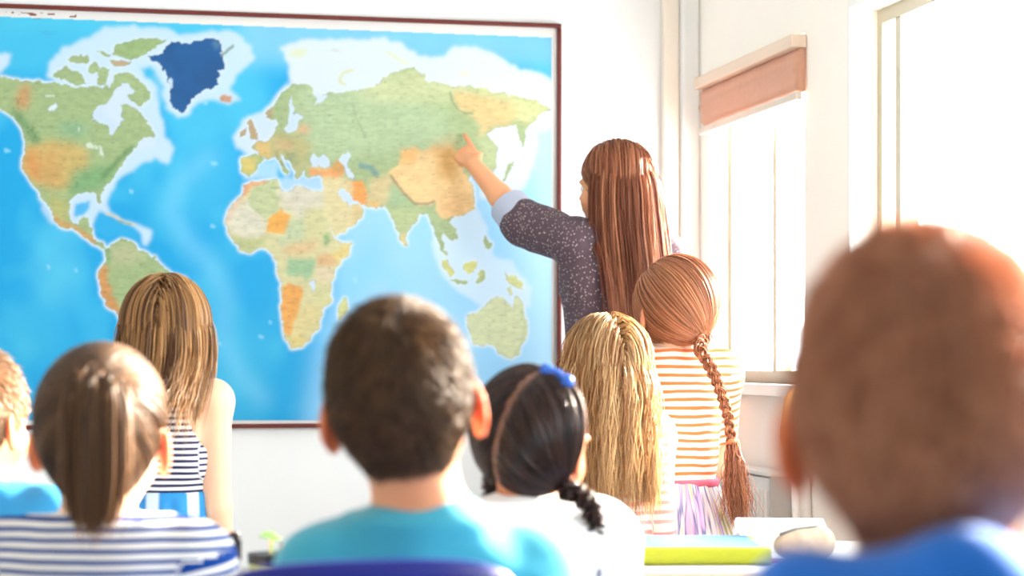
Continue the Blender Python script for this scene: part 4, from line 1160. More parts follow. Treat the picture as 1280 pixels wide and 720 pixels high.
# ------------------------------------------------------------------ furniture
def slab(fn, nu, nv, th):
    """closed curved slab: fn(u, v) -> point, normal offset th."""
    P = np.array([[fn(u, v) for v in np.linspace(0, 1, nv)] for u in np.linspace(0, 1, nu)])
    du = np.gradient(P, axis=0); dv = np.gradient(P, axis=1); N = np.cross(du, dv); N /= np.maximum(np.linalg.norm(N, axis=2, keepdims=True), 1e-9)
    A = (P + N * th / 2).reshape(-1, 3); B = (P - N * th / 2).reshape(-1, 3); n = nu * nv
    F = []
    ix = lambda i, j: i * nv + j
    for i in range(nu - 1):
        for j in range(nv - 1):
            q = (ix(i, j), ix(i+1, j), ix(i+1, j+1), ix(i, j+1)); F.append(q); F.append(tuple(n + a for a in q[::-1]))
    ring = [ix(i, 0) for i in range(nu)] + [ix(nu-1, j) for j in range(1, nv)] + [ix(i, nv-1) for i in range(nu-2, -1, -1)] + [ix(0, j) for j in range(nv-2, 0, -1)]
    for a, b in zip(ring, ring[1:] + ring[:1]): F.append((b, a, n + a, n + b))
    mb = MB(); mb.v = [tuple(p) for p in np.concatenate([A, B])]; mb.f = F
    return mb

M_steel = mat('chair_steel', srgb(150, 152, 156), .3, metal=.9)
M_foot = mat('rubber_cap', srgb(40, 40, 42), .7)
def squircle(u, v, w, d, p=3.2):
    a, b = 2 * u - 1, 2 * v - 1
    # map the square to a rounded square
    k = (abs(a) ** p + abs(b) ** p) ** (1 / p); m = max(abs(a), abs(b), 1e-6)
    f = (m / k) if k > 0 else 1
    return a * f * w / 2, b * f * d / 2

def school_chair(label, color, loc, rz, seat_h, back_top, w=.34, group='plastic school chairs', wood=False):
    t = thing('school_chair' if not wood else 'wooden_chair', label, 'chair', (loc[0], loc[1], 0), rz, group)
    pm = mat('chair_shell', color, .38, spec=.45) if not wood else mat('bent_plywood', srgb(214, 150, 84), .45, noise=.15, nscale=25)
    def seat(u, v):
        x, y = squircle(u, v, w, .34)
        return (x, y + .03, seat_h - .010 + .010 * (x / (w / 2)) ** 2 - .010 * max(0, y / .17) ** 2 + .008 * max(0, -y / .17))
    o = slab(seat, 17, 17, .010).build('seat', pm, t, smooth=True)
    bh = .19 if not wood else .15; bz = back_top - bh / 2 - .002
    def back(u, v):
        x, z = squircle(u, v, w * .88 if not wood else w, bh, 5.5)
        return (x, -.155 + .030 * (x / (w / 2)) ** 2 - (z) * .12, bz + z + .008 * (1 - (x / (w * .44)) ** 2) * v)
    slab(back, 21, 13, .010).build('backrest', pm, t, smooth=True)
    fm = M_steel if not wood else mat('white_steel', srgb(236, 236, 234), .4)
    for sx in (-1, 1):
        b = MB().tube([(sx * w * .40, .155, seat_h - .022), (sx * w * .42, .185, seat_h * .5), (sx * w * .43, .20, .012)], .011, 10)
        l = b.build('leg', fm, t, smooth=True); MB().tube([(sx * w * .43, .20, .0), (sx * w * .43, .20, .022)], .014, 10).build('foot_cap', M_foot, l)
        b = MB().tube([(sx * w * .40, -.10, seat_h - .022), (sx * w * .43, -.16, seat_h * .5), (sx * w * .44, -.20, .012)], .011, 10)
        l = b.build('leg', fm, t, smooth=True); MB().tube([(sx * w * .44, -.20, .0), (sx * w * .44, -.20, .022)], .014, 10).build('foot_cap', M_foot, l)
        MB().tube([(sx * w * .40, .155, seat_h - .024), (sx * w * .40, -.08, seat_h - .026), (sx * w * .38, -.13, seat_h + .03), (sx * w * .34, -.150, seat_h + .12), (sx * w * .34, -.140, bz - .02), (sx * w * .34, -.152, bz + .04)], .010, 10).build('back_frame', fm, t, smooth=True)
    return t

M_desk = mat('desk_laminate', srgb(232, 230, 226), .35, noise=.02, nscale=8)
M_edge = mat('desk_edge', srgb(206, 196, 180), .5)
def desk(label, x0, x1, y0, y1, z, group='pupils desks'):
    t = thing('school_desk', label, 'desk', ((x0 + x1) / 2, (y0 + y1) / 2, 0), 0, group)
    w, d = (x1 - x0) / 2, (y1 - y0) / 2
    tp = MB().box((-w, -d, z - .022), (w, d, z)).build('desktop', M_desk, t, bevel=.006, seg=3)
    MB().box((-w + .002, -d - .002, z - .018), (w - .002, -d + .001, z - .004)).build('edge_band', M_edge, tp)
    fr = MB()
    for sy in (-1, 1): fr.box((-w + .06, sy * (d - .05) - .012, z - .055), (w - .06, sy * (d - .05) + .012, z - .022))
    for sx in (-1, 1): fr.box((sx * (w - .05) - .012, -d + .05, z - .055), (sx * (w - .05) + .012, d - .05, z - .022))
    fr.build('frame', M_steel, t)
    for sx in (-1, 1):
        for sy in (-1, 1):
            l = MB().tube([(sx * (w - .05), sy * (d - .05), z - .03), (sx * (w - .05), sy * (d - .05), .01)], .015, 12).build('leg', M_steel, t, smooth=True)
            MB().tube([(sx * (w - .05), sy * (d - .05), 0), (sx * (w - .05), sy * (d - .05), .02)], .018, 12).build('foot_cap', M_foot, l)
    return t
DZ = .69
desk('pale school desk at the left carrying the pencil cup, in front of the ponytailed child', -.655, -.20, 2.715, 3.12, DZ)
desk('pale school desk under the yellow green ring binder', -.18, .74, 3.42, 3.98, DZ)

# ------------------------------------------------------------------ things on the desks
def lathe(prof, n=28):
    b = MB(); vs = []; m = len(prof)
    for (r, z) in prof:
        for k in range(n): vs.append((r * math.cos(2*PI*k/n), r * math.sin(2*PI*k/n), z))
    fs = [(i*n+k, i*n+(k+1)%n, (i+1)*n+(k+1)%n, (i+1)*n+k) for i in range(m-1) for k in range(n)]
    fs += [tuple(reversed(range(n))), tuple(range((m-1)*n, m*n))]
    return b.add(vs, fs)

def pencil(label, base, tip, color, r=.0036, group='pencils in the cup'):
    base = Vector(base); d = Vector(tip) - base; L = d.length
    t = thing('pencil', label, 'pencil', base, 0, group)
    t.rotation_euler = d.to_track_quat('Z', 'Y').to_euler()
    MB().tube([(0,0,0), (0,0,L-.022)], r, 6).build('barrel', mat('pencil_paint', color, .35), t)
    MB().tube([(0,0,L-.022), (0,0,L-.006)], [r, r*.35], 6).build('sharpened_wood', mat('pencil_wood', srgb(222,180,130), .7), t)
    MB().tube([(0,0,L-.006), (0,0,L)], [r*.35, .0003], 6).build('lead', mat('pencil_lead', color, .5), t)
    return t

def left_desk_things():
    p = at(293, 2.76); p.z = DZ
    t = thing('marker_pen', 'black marker pen standing upright on the left desk', 'marker pen', p)
    lathe([(.0062,0),(.0068,.002),(.0068,.078),(.0064,.080)], 20).build('barrel', mat('marker_black', srgb(24,24,28), .35), t, smooth=False)
    lathe([(.0060,.080),(.0074,.081),(.0074,.120),(.0066,.1225),(.003,.1235)], 20).build('cap', mat('marker_cap', srgb(16,16,20), .3), t)
    MB().box((.0066,-.002,.084),(.0098,.002,.112)).build('clip', mat('marker_clip', srgb(20,20,24), .3), t, bevel=.0008)
    p = at(337, 2.80); p.z = DZ
    t = thing('pencil_cup', 'yellow green pencil cup with a black rim on the left desk', 'pencil cup', p)
    lathe([(.026,0),(.0275,.002),(.029,.076),(.0268,.076),(.0255,.006),(.001,.006)], 30).build('cup', mat('cup_plastic', srgb(196,204,96), .4), t, smooth=False)
    lathe([(.0265,.0755),(.0305,.0755),(.0308,.090),(.0266,.090)], 30).build('rim', mat('cup_rim', srgb(28,26,28), .4), t)
    q = p + Vector((0,0,.012))
    pencil('green pencil leaning in the pencil cup', q + Vector((-.008,.004,0)), q + Vector((.004,.01,.112)), srgb(110,180,80))
    pencil('dark pencil leaning in the pencil cup', q + Vector((.010,0,0)), q + Vector((.016,.0,.096)), srgb(60,40,36))
    # a flat green cut-out leaf on a stick
    t = thing('paper_leaf', 'light green paper leaf on a stick in the pencil cup', 'paper leaf', q + Vector((.0, -.010, 0)))
    MB().tube([(0,0,0),(.002,0,.100)], .0016, 8).build('stick', mat('leaf_stick', srgb(206,190,150), .7), t)
    def lf(u, v):
        w = .0065 * math.sin(PI * max(.02, min(.98, u))) ** .8; return (-.013 + .030 * u, (v - .5) * .004, .1015 + (v - .5) * 2 * w * .8 + .003 * math.sin(u * 5))
    slab(lf, 14, 7, .0012).build('blade', mat('leaf_paper', srgb(150,206,120), .7), t, smooth=True)
    p = at(389, 2.78); p.z = DZ
    t = thing('glue_bottle', 'small orange and white glue bottle on the left desk', 'bottle', p)
    lathe([(.010,0),(.0115,.002),(.0115,.062),(.007,.070),(.0055,.071)], 24).build('bottle', mat('glue_white', srgb(226,214,196), .4), t, smooth=False)
    lathe([(.0062,.070),(.0066,.0715),(.0056,.086),(.0020,.093)], 20).build('cap', mat('glue_cap', srgb(214,130,70), .4), t)
    p = at(362, 2.74); p.z = DZ
    t = thing('wooden_block', 'brown wooden block on the left desk beside the pencil cup', 'block', p)
    MB().box((-.016,-.012,0),(.016,.012,.066)).build('block', mat('block_wood', srgb(140,90,60), .6, noise=.2, nscale=60), t, bevel=.002)
    MB().box((-.014,-.010,.066),(.014,.010,.069)).build('block_top', mat('block_top', srgb(120,76,50), .6), t, bevel=.001)
left_desk_things()

def right_desk_things():
    # ring binder
    t = thing('ring_binder', 'thick yellow green ring binder with a light blue sheet on top', 'binder', (.315, 3.635, DZ + .0005), math.radians(2))
    my = mat('binder_cover', srgb(158, 166, 36), .35)
    def cov(z0, z1): return MB().box((-.135,-.125,z0),(.135,.125,z1))
    cov(0,.003).build('cover', my, t, bevel=.0012); cov(.0265,.0295).build('cover', my, t, bevel=.0012)
    sp = MB(); n = 10; pts = [(math.cos(a)*.0148, math.sin(a)*.0148) for a in np.linspace(PI/2, 3*PI/2, n)]
    vs = []; 
    for x in (-.135, .135):
        for (c, s_) in pts: vs.append((x, -.123 + c * .75, .01475 + s_))
        for (c, s_) in reversed(pts): vs.append((x, -.123 + c * .75 * .80, .01475 + s_ * .80))
    m = 2 * n; fs = [tuple(range(m)), tuple(reversed(range(m, 2*m)))] + [(i, m + i, m + (i+1) % m, (i+1) % m) for i in range(m)]
    sp.add(vs, fs); sp.build('spine', my, t, smooth=False)
    MB().box((-.128,-.110,.004),(.128,.120,.0255)).build('pages', mat('binder_pages', srgb(240,240,236), .8), t, bevel=.001)
    MB().box((-.118,-.098,.0296),(.124,.118,.0306)).build('blue_sheet', mat('blue_card', srgb(70,146,206), .5), t)
    # paper pile
    t = thing('paper_stack', 'tall pile of white paper on the desk behind the ring binder', 'paper', (.515, 3.835, DZ), math.radians(-6))
    mp = mat('white_paper', srgb(248,248,246), .8)
    for k in range(9):
        dx, dy, r = (RNG.random(3) - .5) * np.array([.008, .008, .06])
        MB().box((-.085,-.11,k*.0054),(.085,.11,k*.0054+.0050), R=Matrix.Rotation(r,3,'Z'), T=(dx,dy,.0)).build('sheaf', mp, t)
    # soft pencil case
    F = Field([-.08,-.05,-.03],[.08,.05,.08], .0025)
    F.op(ell((0,0,.028),(.062,.028,.030)), .01); F.op(ell((.03,.006,.036),(.030,.020,.024)), .01); F.wrinkle(.0022, f=90, seed=2)
    F.cut(lambda x,y,z: -z + 0*x + 0*y)
    V, Q = F.mesh(); p = at(1006, 3.60)
    t = thing('pencil_case', 'crumpled grey and beige pencil case at the right end of the desk', 'pencil case', (p.x + .0, 3.60, DZ), math.radians(20))
    mesh_np('pouch', V, Q, mat('pouch_cloth', srgb(176,158,138), .9, noise=.35, nscale=45), t)
    MB().tube([(-.052,-.004,.048),(-.02,-.004,.057),(.02,-.002,.060),(.050,.0,.052)], .0028, 8).build('zip', mat('zip_dark', srgb(110,112,110), .5), t, smooth=True)
    for k, (c, y) in enumerate([(srgb(206,90,70), -.048), (srgb(90,130,120), -.036)]):
        pencil(['red pencil lying beside the pencil case', 'grey green pencil lying beside the pencil case'][k], (p.x - .075, 3.60 + y, DZ + .004), (p.x + .045, 3.592 + y, DZ + .004), c, group=None)
right_desk_things()

school_chair('tall bent plywood chair with a curved back standing by the windows', None, (.585, 5.06), math.radians(75), .50, .985, w=.36, group=None, wood=True)

def radiator():
    t = thing('radiator', 'white panel radiator on the wall below the far window', 'radiator', room(-.045, .52, .12))
    off = -room(-.045, .52, .12)
    m = mat('radiator_white', srgb(238,238,236), .35)
    rbox2 = lambda b, *a: b.box((a[0],a[2],a[4]),(a[1],a[3],a[5]), R=RM, T=CORNER + off)
    rbox2(MB(), -.075,-.055,.14,.90,.14,.74).build('panel', m, t, bevel=.003)
    b = MB()
    for k in range(22):
        c = .165 + k * .0334; rbox2(b, -.081,-.0752,c,c+.018,.17,.71)
    b.build('ribs', m, t, bevel=.002)
    rbox2(MB(), -.075,-.018,.885,.905,.13,.745).build('side_cover', mat('radiator_side', srgb(196,198,196), .4), t, bevel=.002)
    rbox2(MB(), -.075,-.018,.135,.145,.13,.745).build('side_cover', m, t, bevel=.002)
    rbox2(MB(), -.078,-.016,.135,.905,.745,.757).build('top_grille', m, t, bevel=.002)
    for c in (.25, .78): rbox2(MB(), -.056,-.003,c,c+.03,.2,.68).build('bracket', m, t)
radiator()
# ------------------------------------------------------------------ the people
SK_FAIR = srgb(238, 192, 160); SK_TAN = srgb(214, 152, 112); SK_DEEP = srgb(182, 116, 82)
M_sole = mat('shoe_sole', srgb(230, 230, 226), .6)
M_denim = mat('denim', srgb(60, 84, 120), .85, noise=.15, nscale=90)
M_grey = mat('grey_cloth', srgb(96, 98, 104), .85, noise=.1, nscale=60)

def seated(px, Y, ytop, s, rz=0.0):
    """floor point, seat height and body offset of a child whose head top shows at that height."""
    x = (px - 640) / FPX * Y; zt = CAM_Z + (HOR - ytop) / FPX * Y
    seat = zt - .705 * s
    return (x, Y, 0), seat, seat - .535 * s + .006

def trunk_cols(p, off):
    return [col_ell(CR_C * p['hs'], CR_R * p['hs'], p['X'], off, stick=.012 * p['hs']), col_ell(np.array([0, .02, -.03]) * p['hs'], np.array([.064, .06, .075]) * p['hs'], p['X'], off * .6),
            col_trunk(p['sk']['trunk'], off.mean() * .5 + .014, p['dz'], p['s'])]

def long_hair(p, n, mtl, tipz, thick=.0013, wave=0, wavef=18, gravity=.22, part_x=0.0, off_hi=.020, jit=.05, back_pull=.0, name_hv=None, k=34, face_left=None):
    P, N, q = sample_roots(p['V'], p['F'], p['X'], p['hs'], n)
    R = p['X'][0]
    sx = np.sign(q[:, 0] - part_x + RNG.normal(size=n) * .003)
    up = np.clip((q[:, 2] - .03) / .08, 0, 1)[:, None]
    d = N * .1 + (np.stack([sx * .75, np.where(q[:, 1] > -.01, -.85, -.45), -.2 + 0 * sx], 1) @ R.T) * up + np.array([0, -.12, -1.0]) * (1 - up)
    off = .003 + (.002 + off_hi * RNG.random(n) ** 1.3) * (.06 + .94 * np.clip((q[:, 2] - .015) / .09, 0, 1))
    L = np.maximum(P[:, 2] - tipz, .05) + up[:, 0] * .035 + RNG.normal(size=n) * jit * .5 - RNG.random(n) * jit
    L = np.maximum(L, .04)
    def keep_face(Q):
        l = (Q - p['X'][1]) @ R / p['hs']
        fr = (l[:, 1] > .022) & (l[:, 2] < .05)
        l[:, 1] = np.where(fr, l[:, 1] - .22 * (l[:, 1] - .022), l[:, 1])
        return l * p['hs'] @ R.T + p['X'][1]
    cols = [keep_face] + trunk_cols(p, off)
    if back_pull:
        def pull(Q):
            Q = Q.copy(); low = np.clip((p['X'][1][2] - Q[:, 2]) / .1, 0, 1); Q[:, 1] -= low * back_pull * .01
            return Q
        cols.append(pull)
    W = march(P, unit(d), cols, L, k, gravity=gravity, wave=wave, wavef=wavef)
    # locks: neighbouring hairs share a shade
    a = np.arctan2(q[:, 0] - part_x, -(q[:, 1]))
    hv = np.clip(.5 + .38 * np.sin(a * 11 + 2 * np.sin(a * 5)) + RNG.normal(size=n) * .18, 0, 1)
    return tube_strands('hair', W, thick * RNG.uniform(.7, 1.3, n), mtl, p['root'], hv=hv, taper=.2)

# ---- the boy in the middle, seen from behind
def boy_middle():
    s = 1.07; loc, seat, dz = seated(533, 2.15, 370, s)
    p = make_person('boy with short dark brown hair in a turquoise T-shirt sitting in the middle', 'seated pupils', loc, math.radians(7), CH, s, dz,
                    (math.radians(-9), math.radians(4), math.radians(-7)), ('lap', 'lap'), True, SK_TAN, None, seat_z=seat, shrug=-.008, wid=.80, hoff=(-.014, 0), hsc=.945)
    sc = srgb(66, 48, 36); finish_body(p, sc)
    short_hair(p['V'], p['F'], p['X'], p['hs'], 15000, .017, None, hair_mat('hair_dark_brown', srgb(44, 30, 22), srgb(134, 98, 64), translucent=.3), p['root'])
    top(p, 't_shirt', mat('turquoise_jersey', srgb(52, 160, 184), .85, noise=.06, nscale=30, sheen=.3), dz + .56 * s, .62, infl=.011, wr=.0035, seed=1, collar=.006)
    trousers(p, 'trousers', M_denim, dz + .66 * s); shoes(p, mat('shoe_blue', srgb(40, 60, 120), .5), M_sole)
    school_chair('dark blue plastic chair behind the turquoise T-shirt', srgb(6, 22, 118), (loc[0] - .092, loc[1] - .004), math.radians(15), seat - .002, .845, w=.372)
boy_middle()

# ---- the blurred boy close at the right
def boy_right():
    s = 1.08; loc, seat, dz = seated(1166, 1.25, 288, s)
    p = make_person('boy with short reddish brown hair in a blue hooded top, closest at the right', 'seated pupils', loc, math.radians(0), CH, s, dz,
                    (math.radians(-14), math.radians(2), math.radians(-2)), ('lap', 'lap'), True, SK_TAN, None, seat_z=seat, shrug=-.035, wid=.86)
    finish_body(p, srgb(190, 134, 108))
    short_hair(p['V'], p['F'], p['X'], p['hs'], 15000, .015, None, hair_mat('hair_red_brown', srgb(186, 126, 102), srgb(246, 196, 162), translucent=.5), p['root'], tuft=(-.055, .03, .095))
    def hood(F, p):
        g, s = p['g'], p['s']
        F.op(cone(g((-.085, -.055, 1.020)), g((.0, -.088, 1.030)), .030 * s, .034 * s), .02)
        F.op(cone(g((.0, -.088, 1.030)), g((.085, -.055, 1.020)), .034 * s, .030 * s), .02)
        F.op(cone(g((-.085, -.055, 1.020)), g((-.05, .05, 1.00)), .030 * s, .020 * s), .02)
        F.op(cone(g((.085, -.055, 1.020)), g((.05, .05, 1.00)), .030 * s, .020 * s), .02)
        F.op(ell(g((0, -.105, .965)), np.array([.10, .035, .065]) * s), .02)
        F.op(ell(g((0, -.01, 1.075)), np.array([.052, .052, .05]) * s), .008, 's')
    top(p, 'hooded_top', mat('blue_fleece', srgb(6, 104, 204), .9, noise=.08, nscale=25, sheen=.3), dz + .56 * s, 1.9, infl=.016, wr=.004, seed=5, extra=hood)
    trousers(p, 'trousers', M_grey, dz + .66 * s); shoes(p, mat('shoe_grey', srgb(90, 92, 96), .5), M_sole)
    school_chair('blue plastic chair under the closest boy at the right', srgb(20, 70, 170), (loc[0], loc[1] - .002), 0, seat - .002, .80)
boy_right()

# ---- the girl with the ponytail, front left
def girl_ponytail():
    s = 1.02; loc, seat, dz = seated(125, 2.55, 441, s)
    p = make_person('girl with a high brown ponytail in a white and blue striped top at lower left', 'seated pupils', loc, math.radians(-4), CH, s, dz,
                    (math.radians(4), math.radians(2), math.radians(2)), ('lap', 'lap'), True, SK_FAIR, None, seat_z=seat, shrug=.012)
    finish_body(p, srgb(74, 52, 40))
    X, hs = p['X'], p['hs']; n = 5200
    P, N, q = sample_roots(p['V'], p['F'], X, hs, n)
    tie = (.012, -.092, .078)
    W = gather(P, q, X, hs, tie, 16, RNG.uniform(.001, .006, n))
    hm = hair_mat('hair_brown', srgb(48, 32, 24), srgb(150, 112, 78), tip=srgb(120, 84, 56), translucent=.28)
    a = np.arctan2(q[:, 0], q[:, 2])
    part = np.exp(-((q[:, 0] - .02) / .004) ** 2) * (q[:, 2] > .05)
    tube_strands('hair', W, .0010, hm, p['root'], hv=np.clip(.32 + .30 * np.sin(a * 9) * .6 + RNG.normal(size=n) * .14 + np.clip(q[:, 0] * 3.0, -.1, .25), 0, 1), taper=.5)  # strands lighter towards the right: the sunlit side is painted into their shade
    T0 = X[0] @ (np.array(tie) * hs) + X[1]
    m = 1900; d0 = X[0] @ np.array([0, -1, .42])
    P0 = T0 + RNG.normal(size=(m, 3)) * np.array([.009, .006, .006]); ang = RNG.random(m) * 2 * PI; rad = np.sqrt(RNG.random(m))
    D0 = unit(d0[None] + np.stack([np.cos(ang) * rad * 1.25, np.sin(ang) * rad * .2, np.sin(ang) * rad * .3], 1))
    L = (.172 + RNG.normal(size=m) * .012)
    def gatherin(Q):
        Q = Q.copy(); low = np.clip((T0[2] - .09 - Q[:, 2]) / .10, 0, 1)
        Q[:, 0] -= low * (Q[:, 0] - T0[0]) * .02; return Q
    off = .006 + .012 * RNG.random(m)
    Wt = march(P0, D0, [col_ell(CR_C * hs, CR_R * hs, X, off), col_trunk(CH['trunk'], .02, dz, s), gatherin], L, 26, gravity=.30)
    tail = tube_strands('ponytail', Wt, .0012, hm, p['root'], hv=np.clip(.55 + .42 * np.sin(np.cos(ang) * rad * 13) + RNG.normal(size=m) * .12, 0, 1), taper=.3)
    b = MB(); pts = []
    for k in range(25):
        w = 2 * PI * k / 24; c = T0 + (X[0] @ np.array([0, -.006, .002])); u = X[0] @ np.array([1., 0, 0]); v = X[0] @ np.array([0, .42, .9])
        pts.append(c + (u * math.cos(w) + v * math.sin(w)) * .0135)
    b.tube(pts, .0032, 8, cap=False).build('hair_band', mat('band_brown', srgb(120, 84, 60), .7), tail, smooth=True)
    top(p, 'striped_top', stripe_mat('blue_stripes', srgb(238, 238, 236), srgb(8, 62, 140), .0128, .48, wob=.0025), dz + .56 * s, 1.75, infl=.009, wr=.003, seed=2, collar=.010)
    trousers(p, 'trousers', M_denim, dz + .66 * s); shoes(p, mat('shoe_pink', srgb(206, 110, 130), .5), M_sole)
    school_chair('blue plastic chair under the girl in the blue striped top', srgb(20, 60, 150), (loc[0], loc[1]), math.radians(-4), seat - .002, .74)
girl_ponytail()

# ---- the child cut off by the left edge
def child_edge():
    s = 1.03; loc, seat, dz = seated(-37, 3.14, 438, s)
    p = make_person('child with short fair hair in a blue T-shirt, cut off by the left edge', 'seated pupils', loc, math.radians(-10), CH, s, dz,
                    (math.radians(-16), math.radians(2), 0), ('lap', 'lap'), True, SK_TAN, None, seat_z=seat, shrug=.012)
    finish_body(p, srgb(176, 134, 100))
    short_hair(p['V'], p['F'], p['X'], p['hs'], 11000, .036, None, hair_mat('hair_fair', srgb(140, 98, 66), srgb(220, 180, 140), translucent=.3), p['root'], thick=.0010)
    top(p, 't_shirt', mat('blue_jersey', srgb(44, 136, 190), .85, noise=.06, nscale=30), dz + .56 * s, .62, infl=.011, wr=.003, seed=7, collar=.004)
    trousers(p, 'trousers', M_grey, dz + .66 * s); shoes(p, mat('shoe_dark', srgb(50, 50, 56), .5), M_sole)
    school_chair('blue plastic chair under the child cut off by the left edge', srgb(24, 70, 160), (loc[0], loc[1]), math.radians(-10), seat - .002, .72)
child_edge()

# ---- the dark-haired girl with plaits
def girl_plaits():
    s = .93; loc, seat, dz = seated(655, 2.85, 462, s)
    p = make_person('girl with parted black plaited hair and a blue clip, in a white T-shirt', 'seated pupils', loc, math.radians(0), CH, s, dz,
                    (math.radians(-32), math.radians(-2), math.radians(9)), ('lap', 'lap'), True, SK_DEEP, None, seat_z=seat, shrug=.015)
    finish_body(p, srgb(120, 84, 68))
    X, hs = p['X'], p['hs']; n = 8000
    cond = lambda q: np.abs(q[:, 0] - (-.006 + .18 * (q[:, 2] - .03))) > .0026
    P, N, q = sample_roots(p['V'], p['F'], X, hs, n, cond)
    side = np.where(q[:, 0] > (-.006 + .18 * (q[:, 2] - .03)), 1, -1)
    hm = hair_mat('hair_black_brown', srgb(20, 12, 12), srgb(72, 48, 42), rough=.28, translucent=.08)
    hair = None; allW = []
    for sd in (-1, 1):
        m = side == sd
        W = gather(P[m], q[m], X, hs, (.071, -.026, -.054) if sd > 0 else (-.058, -.020, -.064), 16, RNG.uniform(.001, .007, m.sum()))
        l = (W - X[1]) @ X[0] / hs
        over = ((np.abs(l[..., 0]) > .060) & (l[..., 2] < .022) & (l[..., 2] > -.045) & (np.abs(l[..., 1] + .002) < .024)).any(1)
        allW.append(W[~over])
    W = np.concatenate(allW)
    hair = tube_strands('hair', W, .0009, hm, p['root'], taper=.6)
    for sd in (-1, 1):
        T0 = X[0] @ (np.array([.071, -.028, -.056] if sd > 0 else [-.058, -.018, -.066]) * hs) + X[1]
        if sd > 0: path = [T0, T0 + np.array([.018, -.012, -.004]), T0 + np.array([.038, -.008, -.018]), T0 + np.array([.048, .0, -.048]), T0 + np.array([.050, .006, -.098])]
        else: path = [T0, T0 + np.array([.002, .020, -.012]), T0 + np.array([-.002, .055, -.035]), T0 + np.array([-.004, .085, -.080]), T0 + np.array([.0, .095, -.145])]
        B = braid_strands(path, .0155, 3.2, n_lobe=36, r_strand=.001)
        pl = tube_strands('plait', B, .0010, hm, p['root'], taper=.8)
        e = path[-1]
        Wt = fan_tail(e, (0, 0, -1), 90, .035, .008, .25)
        tube_strands('plait_end', Wt, .0010, hm, pl)
        MB().tube([e + np.array([0, 0, .004]), e + np.array([0, 0, -.006])], .0085, 12).build('hair_band', mat('band_dark', srgb(40, 30, 36), .6), pl, smooth=True)
    # bow-shaped clip on the crown
    c = X[0] @ (np.array([.036, -.030, .113]) * hs) + X[1]
    Fc = Field(c - .05, c + .05, .0018)
    for sg in (-1, 1):
        u = X[0] @ np.array([sg * .8, -.1, -.35 if sg > 0 else .1]); Fc.op(cone(c, c + u * .022, .004, .0105), .004); 
    Fc.op(ell(c, (.006, .006, .007)), .003)
    V, Q = Fc.mesh(); mesh_np('hair_clip', V, Q, mat('clip_blue', srgb(46, 96, 190), .4), p['root'])
    top(p, 't_shirt', mat('white_jersey', srgb(240, 242, 244), .85), dz + .56 * s, .62, infl=.013, wr=.0035, seed=4, collar=.010)
    trousers(p, 'trousers', M_denim, dz + .66 * s); shoes(p, mat('shoe_white', srgb(220, 220, 220), .5), M_sole)
    school_chair('blue plastic chair under the girl with black plaits', srgb(24, 60, 150), (loc[0], loc[1]), 0, seat - .002, .70)
girl_plaits()

# ---- the standing girl with long straight hair at the left
def girl_tank():
    Y = 3.92; s = 1.0; zt = CAM_Z + (HOR - 346) / FPX * Y; s = (zt - .008) / 1.238
    loc = ((208 - 640) / FPX * Y, Y, 0)
    p = make_person('girl with long straight light brown hair in a navy striped vest, standing before the map', 'standing pupils', loc, math.radians(-8), CH, s, 0,
                    (math.radians(6), math.radians(6), math.radians(2)), ('hang', 'hang'), False, SK_FAIR, None, shrug=.035, wid=.80)
    finish_body(p, srgb(110, 76, 50))
    hm = hair_mat('hair_light_brown', srgb(92, 54, 30), srgb(216, 166, 108), translucent=.3)
    long_hair(p, 7000, hm, .965, thick=.0012, off_hi=.012, jit=.07, back_pull=.12)
    top(p, 'striped_vest', stripe_mat('navy_stripes', srgb(236, 236, 238), srgb(36, 42, 78), .0118, .46, wob=.002), .79, 0, infl=.008, wr=.0025, seed=6, strap=.062)
    ms = mat('skirt_blue', srgb(70, 160, 216), .8)
    nt = ms.node_tree; b = nt.nodes['Principled BSDF']
    a = nt.nodes.new('ShaderNodeAttribute'); a.attribute_name = 'ang'
    w = nt.nodes.new('ShaderNodeMath'); w.operation = 'MULTIPLY'; w.inputs[1].default_value = 7
    nt.links.new(a.outputs['Fac'], w.inputs[0])
    sn = nt.nodes.new('ShaderNodeMath'); sn.operation = 'SINE'; nt.links.new(w.outputs[0], sn.inputs[0])
    cr = nt.nodes.new('ShaderNodeValToRGB'); cr.color_ramp.elements[0].color = srgb(46, 140, 204); cr.color_ramp.elements[1].color = srgb(214, 232, 242)
    cr.color_ramp.elements[0].position = .35; cr.color_ramp.elements[1].position = .75
    nt.links.new(sn.outputs[0], cr.inputs['Fac']); nt.links.new(cr.outputs['Color'], b.inputs['Base Color'])
    skirt(p, 'skirt', ms, .795, .47, flare=.035, pleats=12)
    shoes(p, mat('shoe_white2', srgb(224, 224, 224), .5), M_sole)
girl_tank()

# ---- the small girl with long wavy blonde hair
def girl_wavy():
    Y = 4.22; zt = CAM_Z + (HOR - 400) / FPX * Y; s = (zt - .008) / 1.238
    loc = ((752 - 640) / FPX * Y, Y, 0)
    p = make_person('small girl with long wavy blonde hair in a pink striped top', 'standing pupils', loc, math.radians(8), CH, s, 0,
                    (math.radians(14), math.radians(6), math.radians(3)), ('hang', 'hang'), False, SK_FAIR, None, shrug=.02)
    finish_body(p, srgb(150, 108, 66))
    hm = hair_mat('hair_blonde', srgb(168, 116, 68), srgb(248, 214, 162), translucent=.4)
    long_hair(p, 9000, hm, .775, thick=.0011, wave=.0045, wavef=13, off_hi=.022, jit=.06, gravity=.2)
    top(p, 'striped_top', stripe_mat('pink_stripes', srgb(240, 224, 214), srgb(236, 158, 150), .020, .42, wob=.003), .60 * s, 1.6, infl=.009, wr=.0025, seed=8, collar=.004)
    trousers(p, 'leggings', M_grey, .66 * s, infl=.004); shoes(p, mat('shoe_red', srgb(180, 60, 60), .5), M_sole)
girl_wavy()

